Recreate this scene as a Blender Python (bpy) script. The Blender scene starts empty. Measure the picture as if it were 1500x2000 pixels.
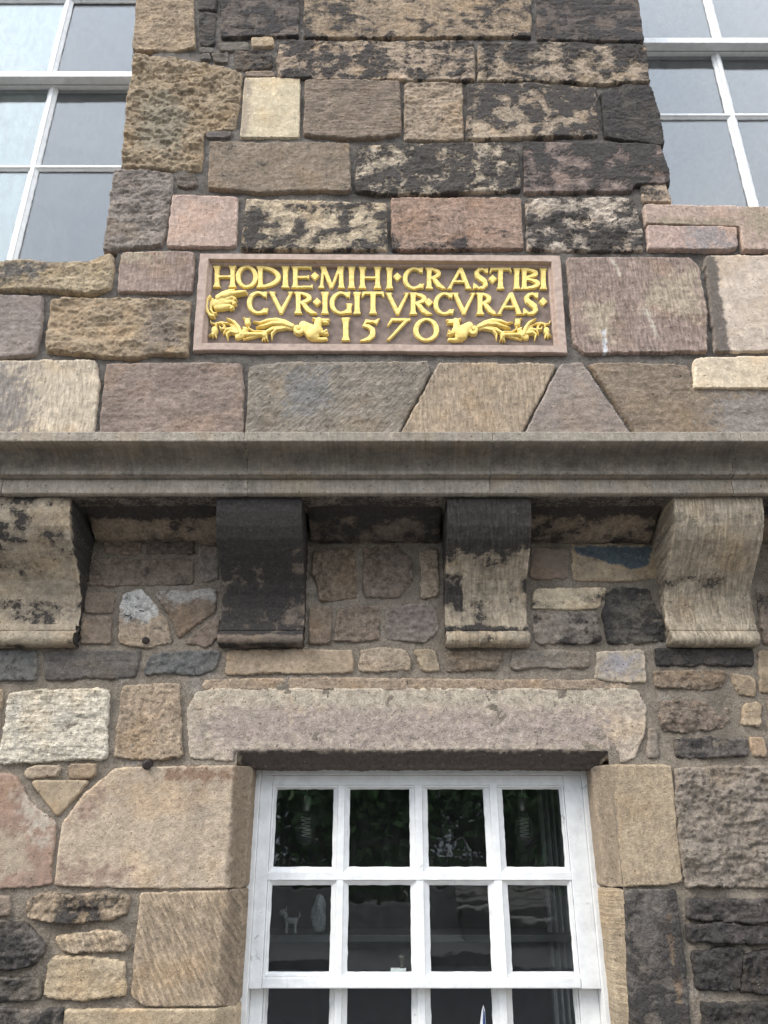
import bpy, math, random
import numpy as np
R = math.radians
scene = bpy.context.scene
COL = scene.collection

# ------------------------------------------------------------------ camera
F, TILT, EYE, DIST = 1503.0, R(23.5), 1.6, 2.5
cam = bpy.data.cameras.new("camera")
cam.sensor_fit = 'VERTICAL'; cam.sensor_height = 24.0; cam.lens = 24.0 * F / 2000.0
cam.clip_start = 0.05; cam.clip_end = 500
camo = bpy.data.objects.new("camera", cam); COL.objects.link(camo)
camo.location = (0, -DIST, EYE); camo.rotation_euler = (R(90) + TILT, 0, 0)
scene.camera = camo

# ------------------------------------------------------------------ sky, sun, exposure
SUN_EL, SUN_AZ = R(40), R(-56)          # azimuth measured from -Y (the street side) towards -X
world = bpy.data.worlds.new("World"); scene.world = world; world.use_nodes = True
wn, wl = world.node_tree.nodes, world.node_tree.links
wn.clear()
sky = wn.new('ShaderNodeTexSky'); sky.sky_type = 'NISHITA'; sky.sun_disc = False
sky.sun_elevation = SUN_EL; sky.sun_rotation = R(180) + SUN_AZ
sky.air_density = 1.0; sky.dust_density = 3.0; sky.ozone_density = 1.0
tc = wn.new('ShaderNodeTexCoord')
nz = wn.new('ShaderNodeTexNoise'); nz.inputs['Scale'].default_value = 3.0; nz.inputs['Detail'].default_value = 5
wl.new(tc.outputs['Generated'], nz.inputs['Vector'])
rp = wn.new('ShaderNodeValToRGB')
rp.color_ramp.elements[0].position = 0.3; rp.color_ramp.elements[0].color = (7.3, 8.3, 9.9, 1)
rp.color_ramp.elements[1].position = 0.72; rp.color_ramp.elements[1].color = (10.4, 11.0, 12.0, 1)
wl.new(nz.outputs['Fac'], rp.inputs['Fac'])
# overcast: brightness climbs from the horizon to the zenith as (1 + 2 sin e) / 3
sx = wn.new('ShaderNodeSeparateXYZ'); wl.new(tc.outputs['Generated'], sx.inputs[0])
gr = wn.new('ShaderNodeMapRange'); gr.inputs[1].default_value = 0.0; gr.inputs[2].default_value = 1.0
gr.inputs[3].default_value = 0.46; gr.inputs[4].default_value = 1.54; wl.new(sx.outputs[2], gr.inputs[0])
vs = wn.new('ShaderNodeVectorMath'); vs.operation = 'SCALE'; wl.new(rp.outputs['Color'], vs.inputs[0]); wl.new(gr.outputs[0], vs.inputs['Scale'])
mx = wn.new('ShaderNodeMix'); mx.data_type = 'RGBA'; mx.inputs[0].default_value = 0.88
wl.new(sky.outputs['Color'], mx.inputs[6]); wl.new(vs.outputs[0], mx.inputs[7])
bg = wn.new('ShaderNodeBackground'); bg.inputs['Strength'].default_value = 0.13
wl.new(mx.outputs[2], bg.inputs['Color'])
wo = wn.new('ShaderNodeOutputWorld'); wl.new(bg.outputs[0], wo.inputs['Surface'])
sun = bpy.data.lights.new("sun", 'SUN'); sun.energy = 1.5; sun.angle = R(24); sun.color = (1.0, 0.94, 0.86)
suno = bpy.data.objects.new("sun", sun); COL.objects.link(suno)
suno.rotation_euler = (R(90) - SUN_EL, 0, SUN_AZ)
suno.location = (0, -6, 12)
scene.cycles.max_bounces = 8; scene.cycles.diffuse_bounces = 3; scene.cycles.glossy_bounces = 3; scene.cycles.transparent_max_bounces = 12
scene.view_settings.view_transform = 'Standard'; scene.view_settings.look = 'None'
scene.view_settings.gamma = 1.0; scene.view_settings.exposure = 1.1
scene.view_settings.use_curve_mapping = False

# ------------------------------------------------------------------ measuring helpers
CT, ST = math.cos(TILT), math.sin(TILT)
def pt(px, py, Y):
    """where the sight line measured in the survey photo meets the wall plane y = Y -> (x, z)"""
    u, v = (px - 750.0) / F, (1000.0 - py) / F
    t = (Y + DIST) / (CT - v * ST)
    return (u * t, EYE + t * (ST + v * CT))
def proj(x, z, Y):
    dy, dz = Y + DIST, z - EYE
    w = dy * CT + dz * ST
    return 750.0 + F * x / w, 1000.0 - F * (dz * CT - dy * ST) / w
def lin(c, sat=0.82):
    g = 0.3 * c[0] + 0.59 * c[1] + 0.11 * c[2]; c = [g + (v - g) * sat for v in c]
    return tuple(((v / 255.0) / 12.92 if v <= 10 else ((v / 255.0 + 0.055) / 1.055) ** 2.4) for v in c)

# ------------------------------------------------------------------ numpy noise
def _hash(ix, iy, s):
    h = (ix.astype(np.int64) * 374761393 + iy.astype(np.int64) * 668265263 + int(s) * 974711) & 0xffffffff
    h = ((h ^ (h >> 13)) * 1274126177) & 0xffffffff
    h = ((h ^ (h >> 16)) * 2246822519) & 0xffffffff
    return ((h ^ (h >> 15)) & 0xffffff) / float(0x1000000)
def perlin(x, y, s=0):
    ix, iy = np.floor(x), np.floor(y); fx, fy = x - ix, y - iy
    u, v = fx**3 * (fx * (fx * 6 - 15) + 10), fy**3 * (fy * (fy * 6 - 15) + 10)
    def g(dx, dy):
        a = _hash(ix + dx, iy + dy, s) * 6.2831853
        return np.cos(a) * (fx - dx) + np.sin(a) * (fy - dy)
    return 1.5 * ((g(0, 0) * (1 - u) + g(1, 0) * u) * (1 - v) + (g(0, 1) * (1 - u) + g(1, 1) * u) * v)
def fbm(x, y, s=0, o=4, gain=0.5):
    a, t, n = 1.0, 0.0, 0.0
    for i in range(o):
        t = t + a * perlin(x * 2**i + 17.3 * i, y * 2**i - 9.1 * i, s + i); n += a; a *= gain
    return t / n * 1.3
def ridged(x, y, s=0, o=4):
    a, t, n = 1.0, 0.0, 0.0
    for i in range(o):
        t = t + a * (1 - np.abs(perlin(x * 2**i, y * 2**i, s + i)) * 2); n += a; a *= 0.5
    return t / n
def sstep(a, b, x):
    t = np.clip((x - a) / (b - a), 0, 1); return t * t * (3 - 2 * t)
def poly_sdf(X, Z, P):
    """signed distance, positive inside"""
    d = np.full(X.shape, 1e9); ins = np.zeros(X.shape, bool); n = len(P)
    for i in range(n):
        ax, az = P[i]; bx, bz = P[(i + 1) % n]
        ex, ez = bx - ax, bz - az; L = ex * ex + ez * ez + 1e-12
        t = np.clip(((X - ax) * ex + (Z - az) * ez) / L, 0, 1)
        d = np.minimum(d, (X - ax - ex * t)**2 + (Z - az - ez * t)**2)
        c = ((az > Z) != (bz > Z)) & (X < ex * (Z - az) / (ez if abs(ez) > 1e-12 else 1e-12) + ax)
        ins ^= c
    d = np.sqrt(d)
    return np.where(ins, d, -d)
def blur(a, k, n=2):
    for _ in range(n):
        for ax in (0, 1):
            p = np.pad(a, [(k, k) if i == ax else (0, 0) for i in (0, 1)], mode='edge')
            c = np.cumsum(p, axis=ax); z = np.zeros_like(np.take(c, [0], axis=ax))
            c = np.concatenate([z, c], axis=ax); m = 2 * k + 1
            a = (np.take(c, range(m, c.shape[ax]), axis=ax) - np.take(c, range(0, c.shape[ax] - m), axis=ax)) / m
    return a

# ------------------------------------------------------------------ object helpers
def tag(o, label=None, cat=None, group=None, kind=None):
    if label: o["label"] = label
    if cat: o["category"] = cat
    if group: o["group"] = group
    if kind: o["kind"] = kind
    return o
def empty(name, loc=(0, 0, 0), parent=None):
    o = bpy.data.objects.new(name, None); COL.objects.link(o); o.location = loc
    o.empty_display_size = 0.1
    if parent: o.parent = parent
    return o
def obj(name, verts, faces, mat, parent=None, loc=(0, 0, 0), smooth=False, attrs=None):
    me = bpy.data.meshes.new(name)
    if isinstance(verts, np.ndarray): verts = verts.tolist()
    if isinstance(faces, np.ndarray): faces = faces.tolist()
    me.from_pydata(verts, [], faces)
    if smooth: me.polygons.foreach_set('use_smooth', [True] * len(me.polygons))
    for k, v in (attrs or {}).items():
        v = np.asarray(v, dtype=np.float32)
        if v.ndim == 2 and v.shape[1] == 4:
            a = me.attributes.new(k, 'FLOAT_COLOR', 'POINT'); a.data.foreach_set('color', v.ravel())
        elif v.ndim == 2:
            a = me.attributes.new(k, 'FLOAT_VECTOR', 'POINT'); a.data.foreach_set('vector', v.ravel())
        else:
            a = me.attributes.new(k, 'FLOAT', 'POINT'); a.data.foreach_set('value', v)
    me.materials.append(mat); me.update()
    o = bpy.data.objects.new(name, me); COL.objects.link(o); o.location = loc
    if parent: o.parent = parent
    return o
def box_vf(x0, x1, y0, y1, z0, z1, b=0.0):
    """box with its edges chamfered by b"""
    if b <= 0:
        v = [(x, y, z) for x in (x0, x1) for y in (y0, y1) for z in (z0, z1)]
        f = [(0, 1, 3, 2), (4, 6, 7, 5), (0, 4, 5, 1), (2, 3, 7, 6), (0, 2, 6, 4), (1, 5, 7, 3)]
        return v, f
    import bmesh
    bm = bmesh.new()
    vs, fs = box_vf(x0, x1, y0, y1, z0, z1)
    bv = [bm.verts.new(p) for p in vs]
    for q in fs: bm.faces.new([bv[i] for i in q])
    bmesh.ops.recalc_face_normals(bm, faces=bm.faces)
    bmesh.ops.bevel(bm, geom=list(bm.edges), offset=b, segments=2, profile=0.6, affect='EDGES')
    bm.verts.index_update()
    v = [tuple(p.co) for p in bm.verts]; f = [[q.index for q in p.verts] for p in bm.faces]
    bm.free(); return v, f
def box(name, x0, x1, y0, y1, z0, z1, mat, parent=None, b=0.0):
    cx, cy, cz = (x0 + x1) / 2, (y0 + y1) / 2, (z0 + z1) / 2
    v, f = box_vf(x0 - cx, x1 - cx, y0 - cy, y1 - cy, z0 - cz, z1 - cz, b)
    return obj(name, v, f, mat, parent, (cx, cy, cz))
def join(parts):
    V, Fc = [], []
    for v, f in parts:
        n = len(V); V += list(v); Fc += [[i + n for i in q] for q in f]
    return V, Fc
def tube_vf(path, rad, n=8, cap=True):
    """round tube along a list of 3-D points, a radius at each"""
    P = [np.array(p, float) for p in path]; V, Fc = [], []
    if not hasattr(rad, '__len__'): rad = [rad] * len(P)
    for i, p in enumerate(P):
        d = P[min(i + 1, len(P) - 1)] - P[max(i - 1, 0)]; d = d / (np.linalg.norm(d) + 1e-9)
        a = np.cross(d, (0, 0, 1) if abs(d[2]) < 0.9 else (1, 0, 0)); a /= np.linalg.norm(a); b = np.cross(d, a)
        for k in range(n):
            t = 2 * math.pi * k / n
            V.append(tuple(p + rad[i] * (math.cos(t) * a + math.sin(t) * b)))
    for i in range(len(P) - 1):
        for k in range(n):
            Fc.append((i*n + k, i*n + (k+1) % n, (i+1)*n + (k+1) % n, (i+1)*n + k))
    if cap: Fc.append(tuple(range(n - 1, -1, -1))); Fc.append(tuple((len(P)-1)*n + k for k in range(n)))
    return V, Fc

# ------------------------------------------------------------------ node helpers
class NT:
    def __init__(s, name):
        s.m = bpy.data.materials.new(name); s.m.use_nodes = True
        s.n, s.l = s.m.node_tree.nodes, s.m.node_tree.links; s.n.clear()
        s.out = s.n.new('ShaderNodeOutputMaterial')
    def put(s, sock, v):
        if isinstance(v, bpy.types.NodeSocket): s.l.new(v, sock)
        elif v is not None: sock.default_value = v
    def attr(s, name, out='Fac'):
        a = s.n.new('ShaderNodeAttribute'); a.attribute_name = name; return a.outputs[out]
    def math(s, op, a, b=None, c=None, clamp=False):
        n = s.n.new('ShaderNodeMath'); n.operation = op; n.use_clamp = clamp
        for i, v in enumerate((a, b, c)):
            if v is not None: s.put(n.inputs[i], v)
        return n.outputs[0]
    def vm(s, op, a, b=None, scale=None):
        n = s.n.new('ShaderNodeVectorMath'); n.operation = op
        s.put(n.inputs[0], a)
        if b is not None: s.put(n.inputs[1], b)
        if scale is not None: s.put(n.inputs['Scale'], scale)
        return n.outputs['Value'] if op in ('DOT_PRODUCT', 'LENGTH') else n.outputs[0]
    def noise(s, vec, scale, detail=4, rough=0.55, dist=0.0):
        n = s.n.new('ShaderNodeTexNoise'); s.put(n.inputs['Vector'], vec)
        n.inputs['Scale'].default_value = scale; n.inputs['Detail'].default_value = detail
        n.inputs['Roughness'].default_value = rough; n.inputs['Distortion'].default_value = dist
        return n.outputs['Fac']
    def rng(s, v, a, b, c, d, smooth=False):
        n = s.n.new('ShaderNodeMapRange')
        if smooth: n.interpolation_type = 'SMOOTHSTEP'
        for i, q in enumerate((v, a, b, c, d)): s.put(n.inputs[i], q)
        return n.outputs[0]
    def mix(s, f, a, b, mode='MIX'):
        n = s.n.new('ShaderNodeMix'); n.data_type = 'RGBA'; n.blend_type = mode
        s.put(n.inputs[0], f); s.put(n.inputs[6], a); s.put(n.inputs[7], b); return n.outputs[2]
    def pos(s):
        return s.n.new('ShaderNodeNewGeometry').outputs['Position']
    def mapping(s, vec, scale, rot=(0, 0, 0)):
        n = s.n.new('ShaderNodeMapping'); s.put(n.inputs['Vector'], vec)
        n.inputs['Scale'].default_value = scale; n.inputs['Rotation'].default_value = rot; return n.outputs[0]
    def bump(s, h, dist, strength=1.0, normal=None):
        n = s.n.new('ShaderNodeBump'); s.put(n.inputs['Height'], h)
        n.inputs['Distance'].default_value = dist; s.put(n.inputs['Strength'], strength)
        if normal is not None: s.l.new(normal, n.inputs['Normal'])
        return n.outputs[0]
    def bsdf(s, color, rough=0.9, normal=None, spec=0.3, metal=0.0):
        n = s.n.new('ShaderNodeBsdfPrincipled'); s.put(n.inputs['Base Color'], color)
        s.put(n.inputs['Roughness'], rough); s.put(n.inputs['Metallic'], metal)
        s.put(n.inputs['Specular IOR Level'], spec)
        if normal is not None: s.l.new(normal, n.inputs['Normal'])
        s.l.new(n.outputs[0], s.out.inputs['Surface']); return n
def rgba(c): return (c[0], c[1], c[2], 1.0)

def mat_stone():
    t = NT("weathered_sandstone"); p = t.pos()
    base = t.attr('col', 'Color')
    nA = t.noise(p, 62, 4, 0.74); nB = t.noise(t.vm('ADD', p, (5.3, 2.1, 7.7)), 105, 2, 0.65)
    grain = t.noise(p, 240, 2, 0.75)
    grit = t.attr('grit')
    n2 = t.math('MULTIPLY_ADD', t.rng(nA, 0.3, 0.7, -0.38, 0.38), grit, 1.0)
    n3 = t.math('MULTIPLY_ADD', t.rng(grain, 0.3, 0.7, -0.20, 0.20), grit, 1.0)
    k23 = t.math('MULTIPLY', n2, n3)
    col = t.vm('SCALE', base, scale=k23)
    # worn arris: freshly chipped, paler stone along the edge
    edge = t.attr('edge'); sA = t.math('SUBTRACT', nA, 0.5); sB = t.math('SUBTRACT', nB, 0.5)
    chip = t.math('MULTIPLY', t.rng(t.math('ADD', edge, t.math('MULTIPLY', sB, 1.2)), 0.5, 0.85, 0, 1, True), 0.38)
    col = t.mix(chip, col, t.vm('ADD', t.vm('SCALE', col, scale=1.5), (0.03, 0.026, 0.02)))
    # pits and pale specks
    pit = t.rng(nB, 0.35, 0.28, 0, 1, True)
    col = t.mix(t.math('MULTIPLY', pit, 0.6), col, (0.03, 0.026, 0.022, 1))
    # black soot crust, flaked off in patches
    cr = t.attr('crust')
    cm = t.rng(t.math('ADD', cr, t.math('ADD', t.math('MULTIPLY', sA, 1.3), t.math('MULTIPLY', sB, 0.9))), -0.05, 0.07, 0, 1, True)
    cc = t.vm('SCALE', t.mix(t.rng(nB, 0.35, 0.65, 0, 1), (0.024, 0.0225, 0.0215, 1), (0.068, 0.060, 0.054, 1)), scale=k23)
    col = t.mix(t.math('MULTIPLY', cm, 0.92), col, cc)
    film = t.rng(t.math('ADD', cr, t.math('MULTIPLY', sA, -1.0)), -0.55, 0.15, 0, 0.5, True)
    col = t.mix(film, col, (0.045, 0.040, 0.037, 1))
    sp = t.rng(nB, 0.685, 0.72, 0, 1, True)
    col = t.mix(t.math('MULTIPLY', t.math('MULTIPLY', sp, 0.5), t.math('MULTIPLY_ADD', cm, -0.8, 1.0)), col, (0.42, 0.38, 0.31, 1))
    # mason's tooling: drove lines at the stone's own angle
    tl = t.n.new('ShaderNodeSeparateXYZ'); t.l.new(t.attr('tool', 'Vector'), tl.inputs[0])
    sp_ = t.n.new('ShaderNodeSeparateXYZ'); t.l.new(p, sp_.inputs[0])
    hx = t.math('ADD', sp_.outputs[0], t.math('MULTIPLY', sp_.outputs[1], 0.0))
    u = t.math('ADD', t.math('MULTIPLY', hx, tl.outputs[0]), t.math('MULTIPLY', sp_.outputs[2], tl.outputs[1]))
    v = t.math('SUBTRACT', t.math('MULTIPLY', sp_.outputs[2], tl.outputs[0]), t.math('MULTIPLY', hx, tl.outputs[1]))
    cb = t.n.new('ShaderNodeCombineXYZ')
    t.l.new(t.math('MULTIPLY', u, 115.0), cb.inputs[0]); t.l.new(t.math('MULTIPLY', v, 20.0), cb.inputs[1])
    tn = t.noise(cb.outputs[0], 1.0, 2, 0.5)
    tm = t.math('MULTIPLY', tl.outputs[2], t.rng(nA, 0.35, 0.6, 0.5, 1))
    col = t.mix(t.math('MULTIPLY', tm, 0.7), col, t.vm('SCALE', col, scale=t.rng(tn, 0.34, 0.66, 0.5, 1.45)))
    # relief
    b1 = t.bump(nA, 0.0085, t.math('MULTIPLY', grit, 0.9))
    b2 = t.bump(grain, 0.0026, 0.9, b1)
    b3 = t.bump(tn, 0.009, tm, b2)
    b4 = t.bump(t.math('SUBTRACT', cm, t.math('MULTIPLY', pit, 1.2)), 0.0022, 0.7, b3)
    t.bsdf(col, 0.93, b4, 0.22)
    return t.m
def mat_mortar(name, c, soot):
    t = NT(name); p = t.pos()
    nA = t.noise(p, 38, 4, 0.75); g = t.noise(p, 210, 3, 0.8); nC = t.noise(t.vm('ADD', p, (4, 0, 8)), 6, 3, 0.65)
    k = t.math('MULTIPLY', t.rng(nA, 0.3, 0.7, 0.66, 1.3), t.rng(g, 0.3, 0.7, 0.6, 1.4))
    col = t.vm('SCALE', rgba(c)[:3], scale=k)
    col = t.mix(t.rng(nC, 0.42, 0.32, 0, 0.5, True), col, t.vm('SCALE', (0.30, 0.275, 0.24), scale=k))
    s = t.rng(t.math('ADD', nC, t.math('MULTIPLY', t.math('SUBTRACT', nA, 0.5), 0.5)), 0.5, 0.68, 0, soot, True)
    col = t.mix(s, col, (0.045, 0.042, 0.038, 1))
    col = t.mix(t.rng(g, 0.66, 0.72, 0, 0.6, True), col, (0.36, 0.33, 0.28, 1))
    b = t.bump(g, 0.004, 0.9, t.bump(nA, 0.012, 0.9))
    t.bsdf(col, 0.96, b, 0.15); return t.m
def mat_plain(name, c, rough=0.6, var=0.15, scale=30, bump=0.001, spec=0.4, metal=0.0):
    t = NT(name); p = t.pos(); n = t.noise(p, scale, 5, 0.6)
    col = t.vm('SCALE', c, scale=t.rng(n, 0.3, 0.7, 1 - var, 1 + var))
    t.bsdf(col, rough, t.bump(n, bump, 0.7), spec, metal); return t.m
def mat_paint():
    t = NT("old_white_gloss_paint"); p = t.pos()
    n = t.noise(p, 28, 5, 0.6)
    col = t.mix(t.rng(n, 0.35, 0.7, 0, 1), (0.74, 0.735, 0.71, 1), (0.62, 0.615, 0.595, 1))
    # flaked spots down to old grey paint and wood
    fl = t.rng(t.math('ADD', t.noise(p, 36, 6, 0.68), t.math('MULTIPLY', t.math('SUBTRACT', t.noise(p, 5, 2), 0.5), 0.35)), 0.68, 0.71, 0, 1, True)
    col = t.mix(t.math('MULTIPLY', fl, 0.6), col, (0.40, 0.38, 0.35, 1))
    dirt = t.rng(t.noise(t.mapping(p, (30, 30, 6)), 1, 5, 0.7), 0.56, 0.76, 0, 0.4, True)
    col = t.mix(dirt, col, (0.36, 0.34, 0.31, 1))
    b = t.bump(t.math('SUBTRACT', t.noise(p, 60, 6, 0.65), fl), 0.0022, 0.7)
    t.bsdf(col, 0.42, t.bump(t.noise(t.mapping(p, (40, 40, 160)), 1, 3), 0.0008, 0.5, b), 0.45); return t.m
def mat_glass(name, wav, dirt=0.0, f0=0.045):
    t = NT(name); p = t.pos()
    g = t.n.new('ShaderNodeNewGeometry')
    bn = t.bump(t.noise(p, 5.5, 3, 0.5), wav, 1.0)
    c = t.math('ABSOLUTE', t.vm('DOT_PRODUCT', g.outputs['Incoming'], g.outputs['Normal']))
    f = t.math('ADD', f0, t.math('MULTIPLY', 1 - f0, t.math('POWER', t.math('SUBTRACT', 1.0, c, clamp=True), 5.0)))
    tr = t.n.new('ShaderNodeBsdfTransparent'); tr.inputs[0].default_value = (0.94, 0.965, 0.955, 1)
    gl = t.n.new('ShaderNodeBsdfGlossy'); gl.inputs['Roughness'].default_value = 0.015; t.l.new(bn, gl.inputs['Normal'])
    m = t.n.new('ShaderNodeMixShader'); t.put(m.inputs[0], f); t.l.new(tr.outputs[0], m.inputs[1]); t.l.new(gl.outputs[0], m.inputs[2])
    df = t.n.new('ShaderNodeBsdfDiffuse'); df.inputs[0].default_value = (0.5, 0.5, 0.5, 1)
    m2 = t.n.new('ShaderNodeMixShader')
    t.put(m2.inputs[0], t.rng(t.noise(t.mapping(p, (26, 26, 9)), 1, 6, 0.7), 0.4, 0.8, dirt * 0.3, dirt, True))
    t.l.new(m.outputs[0], m2.inputs[1]); t.l.new(df.outputs[0], m2.inputs[2])
    t.l.new(m2.outputs[0], t.out.inputs['Surface']); return t.m
def mat_gold():
    t = NT("gilded_paint"); p = t.pos(); n = t.noise(p, 55, 6, 0.65)
    col = t.mix(t.rng(n, 0.35, 0.68, 0, 1), (0.86, 0.67, 0.22, 1), (0.68, 0.48, 0.14, 1))
    w = t.rng(t.noise(t.mapping(p, (60, 60, 14)), 1, 5, 0.7), 0.62, 0.74, 0, 0.5, True)
    col = t.mix(w, col, (0.50, 0.33, 0.12, 1))
    t.bsdf(col, 0.62, t.bump(t.noise(p, 160, 5, 0.65), 0.0018, 0.8), 0.35, 0.0); return t.m
def mat_leaf(name, c):
    t = NT(name); p = t.pos()
    col = t.vm('SCALE', c, scale=t.rng(t.noise(p, 1.5, 4, 0.6), 0.3, 0.7, 0.6, 1.5))
    t.bsdf(col, 0.6, None, 0.3); return t.m

STONE = mat_stone()
MORT_U = mat_mortar("dark_pointing_mortar", lin((112, 104, 95)), 0.6)
MORT_L = mat_mortar("sandy_lime_mortar", lin((134, 121, 104)), 0.4)
WHITE = mat_paint()
GOLD = mat_gold()
GLASS = mat_glass("old_window_glass", 0.0006, 0.012, 0.06)
GLASS_U = mat_glass("upper_window_glass", 0.0015, 0.10, 0.105)
IRON = mat_plain("rusty_black_iron", (0.030, 0.022, 0.018), 0.7, 0.4, 90, 0.002)
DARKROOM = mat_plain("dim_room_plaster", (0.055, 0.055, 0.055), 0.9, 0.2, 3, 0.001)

# ------------------------------------------------------------------ stone builder
YU, YL = -0.22, 0.0          # face of the jettied storey, face of the ground storey
STEP = 0.0046
OCC = {'U': [], 'L': []}
_seed = [11]
def weather(col, X, Z, seed):
    """the stone's own mottling: bedding tones, rain streaks, iron-stained and grey zones"""
    k = (1 + 0.20 * fbm(X * 6, Z * 7, seed + 61, 4, .6)) * (1 + 0.24 * fbm(X * 20, Z * 25, seed + 62, 5, .7)) * (1 + 0.11 * fbm(X * 24, Z * 2.5, 63, 4, .6))
    w = sstep(0.0, 0.55, fbm(X * 5, Z * 6, seed + 64, 4, .6))[..., None]; c = sstep(0.05, 0.6, fbm(X * 8, Z * 9, seed + 65, 4, .6))[..., None]
    out = k[..., None] * np.asarray(col)
    out = out * (1 - 0.45 * w * np.array([-.10, .03, .20])) * (1 - 0.6 * c * np.array([.16, .14, .09]))
    return out
def heightfield(poly, Y, col, crust, rough, tool, proud, edge, bevel, skirt, seed, step, overlays=(), limit=None, flake=0.0, crdir=0.0, rnd=0.012):
    P = np.array(poly); x0, z0 = P.min(0) - 0.025; x1, z1 = P.max(0) + 0.025
    nx, nzz = int((x1 - x0) / step) + 2, int((z1 - z0) / step) + 2
    X, Z = np.meshgrid(x0 + np.arange(nx) * step, z0 + np.arange(nzz) * step)
    d = poly_sdf(X, Z, poly)
    k = max(1, int(rnd / step / 1.4)); d = blur(d, k, 2)
    ed = 1.25 * edge * (fbm(X * 13, Z * 13, seed, 4, 0.6) * 0.9 + 0.35 * perlin(X * 70, Z * 70, seed + 5))
    d = d + ed + (0.0055 if Y < -0.1 else 0.0075)
    gz, gx = np.gradient(d, step); gl = np.sqrt(gx**2 + gz**2) + 1e-6
    keep = d > -step * 1.05
    out = keep & (d < 0)
    sh = np.where(out, -d, 0) / np.maximum(gl, 0.5)
    X2, Z2 = X + sh * gx / gl, Z + sh * gz / gl
    dc = np.maximum(d, 0)
    bv = (0.36 if rough < 0.0045 else 0.5) * bevel * (1 + 0.7 * fbm(X * 9, Z * 9, seed + 3, 2))
    t = np.clip(dc / np.maximum(bv, 0.002), 0, 1)
    h = -0.022 + (0.022 + proud) * np.sqrt(np.clip(1 - (1 - t)**2.2, 0, 1))
    low = fbm(X * 5, Z * 5, seed + 7, 3); mid = fbm(X * 24, Z * 24, seed + 9, 4, 0.62)
    rel = 0.4 * low + 0.6 * mid
    bed = fbm(X * 7, Z * 48, seed + 15, 3, 0.6)
    if rough > 0.0035: rel = rel + 0.30 * bed
    rel = rel + 0.22 * fbm(X * 75, Z * 75, seed + 13, 2, 0.7)
    tone = 1 + (0.10 if rough > 0.0035 else 0.04) * bed + min(0.16, rough * 14) * mid
    if flake > 0:
        n = fbm(X * 8, Z * 11, seed + 21, 4, 0.58) * 3.2; fr = n - np.floor(n)
        rel = rel * (1 - flake * 0.6) + flake * (np.floor(n) + sstep(0.84, 1.0, fr)) / 2.2
        rel = rel + flake * 0.25 * ridged(X * 30, Z * 34, seed + 31, 3) - 0.12 * flake
        tone = tone * (1 + flake * (0.22 * (_hash(np.floor(n), np.zeros_like(n), seed) - 0.5) + 0.28 * np.exp(-((fr - 0.97) / 0.05)**2)))
    h = h + rough * (1.5 if rough > 0.0065 else 1.15) * rel * sstep(0, 0.7, t)
    # crust field: > 0 where the soot skin survives
    wx = 0.03 * fbm(X * 9, Z * 9, seed + 43, 3); wz = 0.03 * fbm(X * 9 + 5, Z * 9, seed + 44, 3)
    cf = fbm((X + wx) * 9, (Z + wz) * 13, seed + 41, 5, 0.74) * 1.0 + 0.35 * fbm(X * 1.7, Z * 1.7, 999, 3) + 0.28 * fbm(X * 17, Z * 2.6, 998, 3) + (crust - 0.54) * 2.1
    if crdir: cf = cf + crdir * ((Z - z0) / (z1 - z0) - 0.5) * 2
    h = h + 0.0022 * sstep(-0.05, 0.1, cf)
    if limit is not None: h = np.minimum(h, limit(X, Z) + rough * 0.25 * mid)
    C = np.ones(X.shape + (4,)); C[..., :3] = weather(col, X, Z, seed) * tone[..., None]
    wv = 0.010 * fbm(X * 20, Z * 20, seed + 51, 4, 0.65)
    for (op, oc, soft) in overlays:
        m = sstep(-soft, soft, poly_sdf(X, Z, op) + wv + soft * 2.2 * fbm(X * 32, Z * 32, seed + 52, 4, 0.75))[..., None]
        C[..., :3] = C[..., :3] * (1 - m) + np.array(oc) * m
    E = (1 - np.clip(dc / 0.022, 0, 1))
    idx = -np.ones(X.shape, int); q = keep[:-1, :-1] & keep[1:, :-1] & keep[:-1, 1:] & keep[1:, 1:]
    used = np.zeros(X.shape, bool)
    for a, b in ((0, 0), (1, 0), (0, 1), (1, 1)): used[a:a + q.shape[0], b:b + q.shape[1]] |= q
    idx[used] = np.arange(used.sum())
    V = np.stack([X2[used], Y - h[used], Z2[used]], 1)
    A, B, Cc, D = idx[:-1, :-1][q], idx[:-1, 1:][q], idx[1:, 1:][q], idx[1:, :-1][q]
    Fq = np.stack([A, B, Cc, D], 1)
    # skirt: the sides of the block running back into the wall
    if skirt > 0 and len(Fq):
        e = np.concatenate([Fq[:, [0, 1]], Fq[:, [1, 2]], Fq[:, [2, 3]], Fq[:, [3, 0]]])
        key = np.sort(e, 1); kk = key[:, 0] * (len(V) + 1) + key[:, 1]
        _, inv, cnt = np.unique(kk, return_inverse=True, return_counts=True)
        be = e[cnt[inv.ravel()] == 1]
        bvs = np.unique(be); mp = {int(b): len(V) + i for i, b in enumerate(bvs)}
        ex = V[bvs].copy(); ex[:, 1] = Y + skirt
        SF = np.array([[b, a, mp[int(a)], mp[int(b)]] for a, b in be.tolist()])
        V2 = np.concatenate([V, ex]); Fq = np.concatenate([Fq, SF])
        sel = np.concatenate([np.arange(len(V)), bvs])
    else: V2, sel = V, np.arange(len(V))
    T = np.zeros((len(V2), 3)); T[:] = tool
    G = np.full(len(V2), 0.35 + 0.75 * min(1, rough / 0.008) + 0.5 * ((seed * 0.618) % 1 - .5))
    return V2, Fq, dict(grit=G, col=C[used][sel], crust=cf[used][sel], edge=E[used][sel], tool=T)

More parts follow.
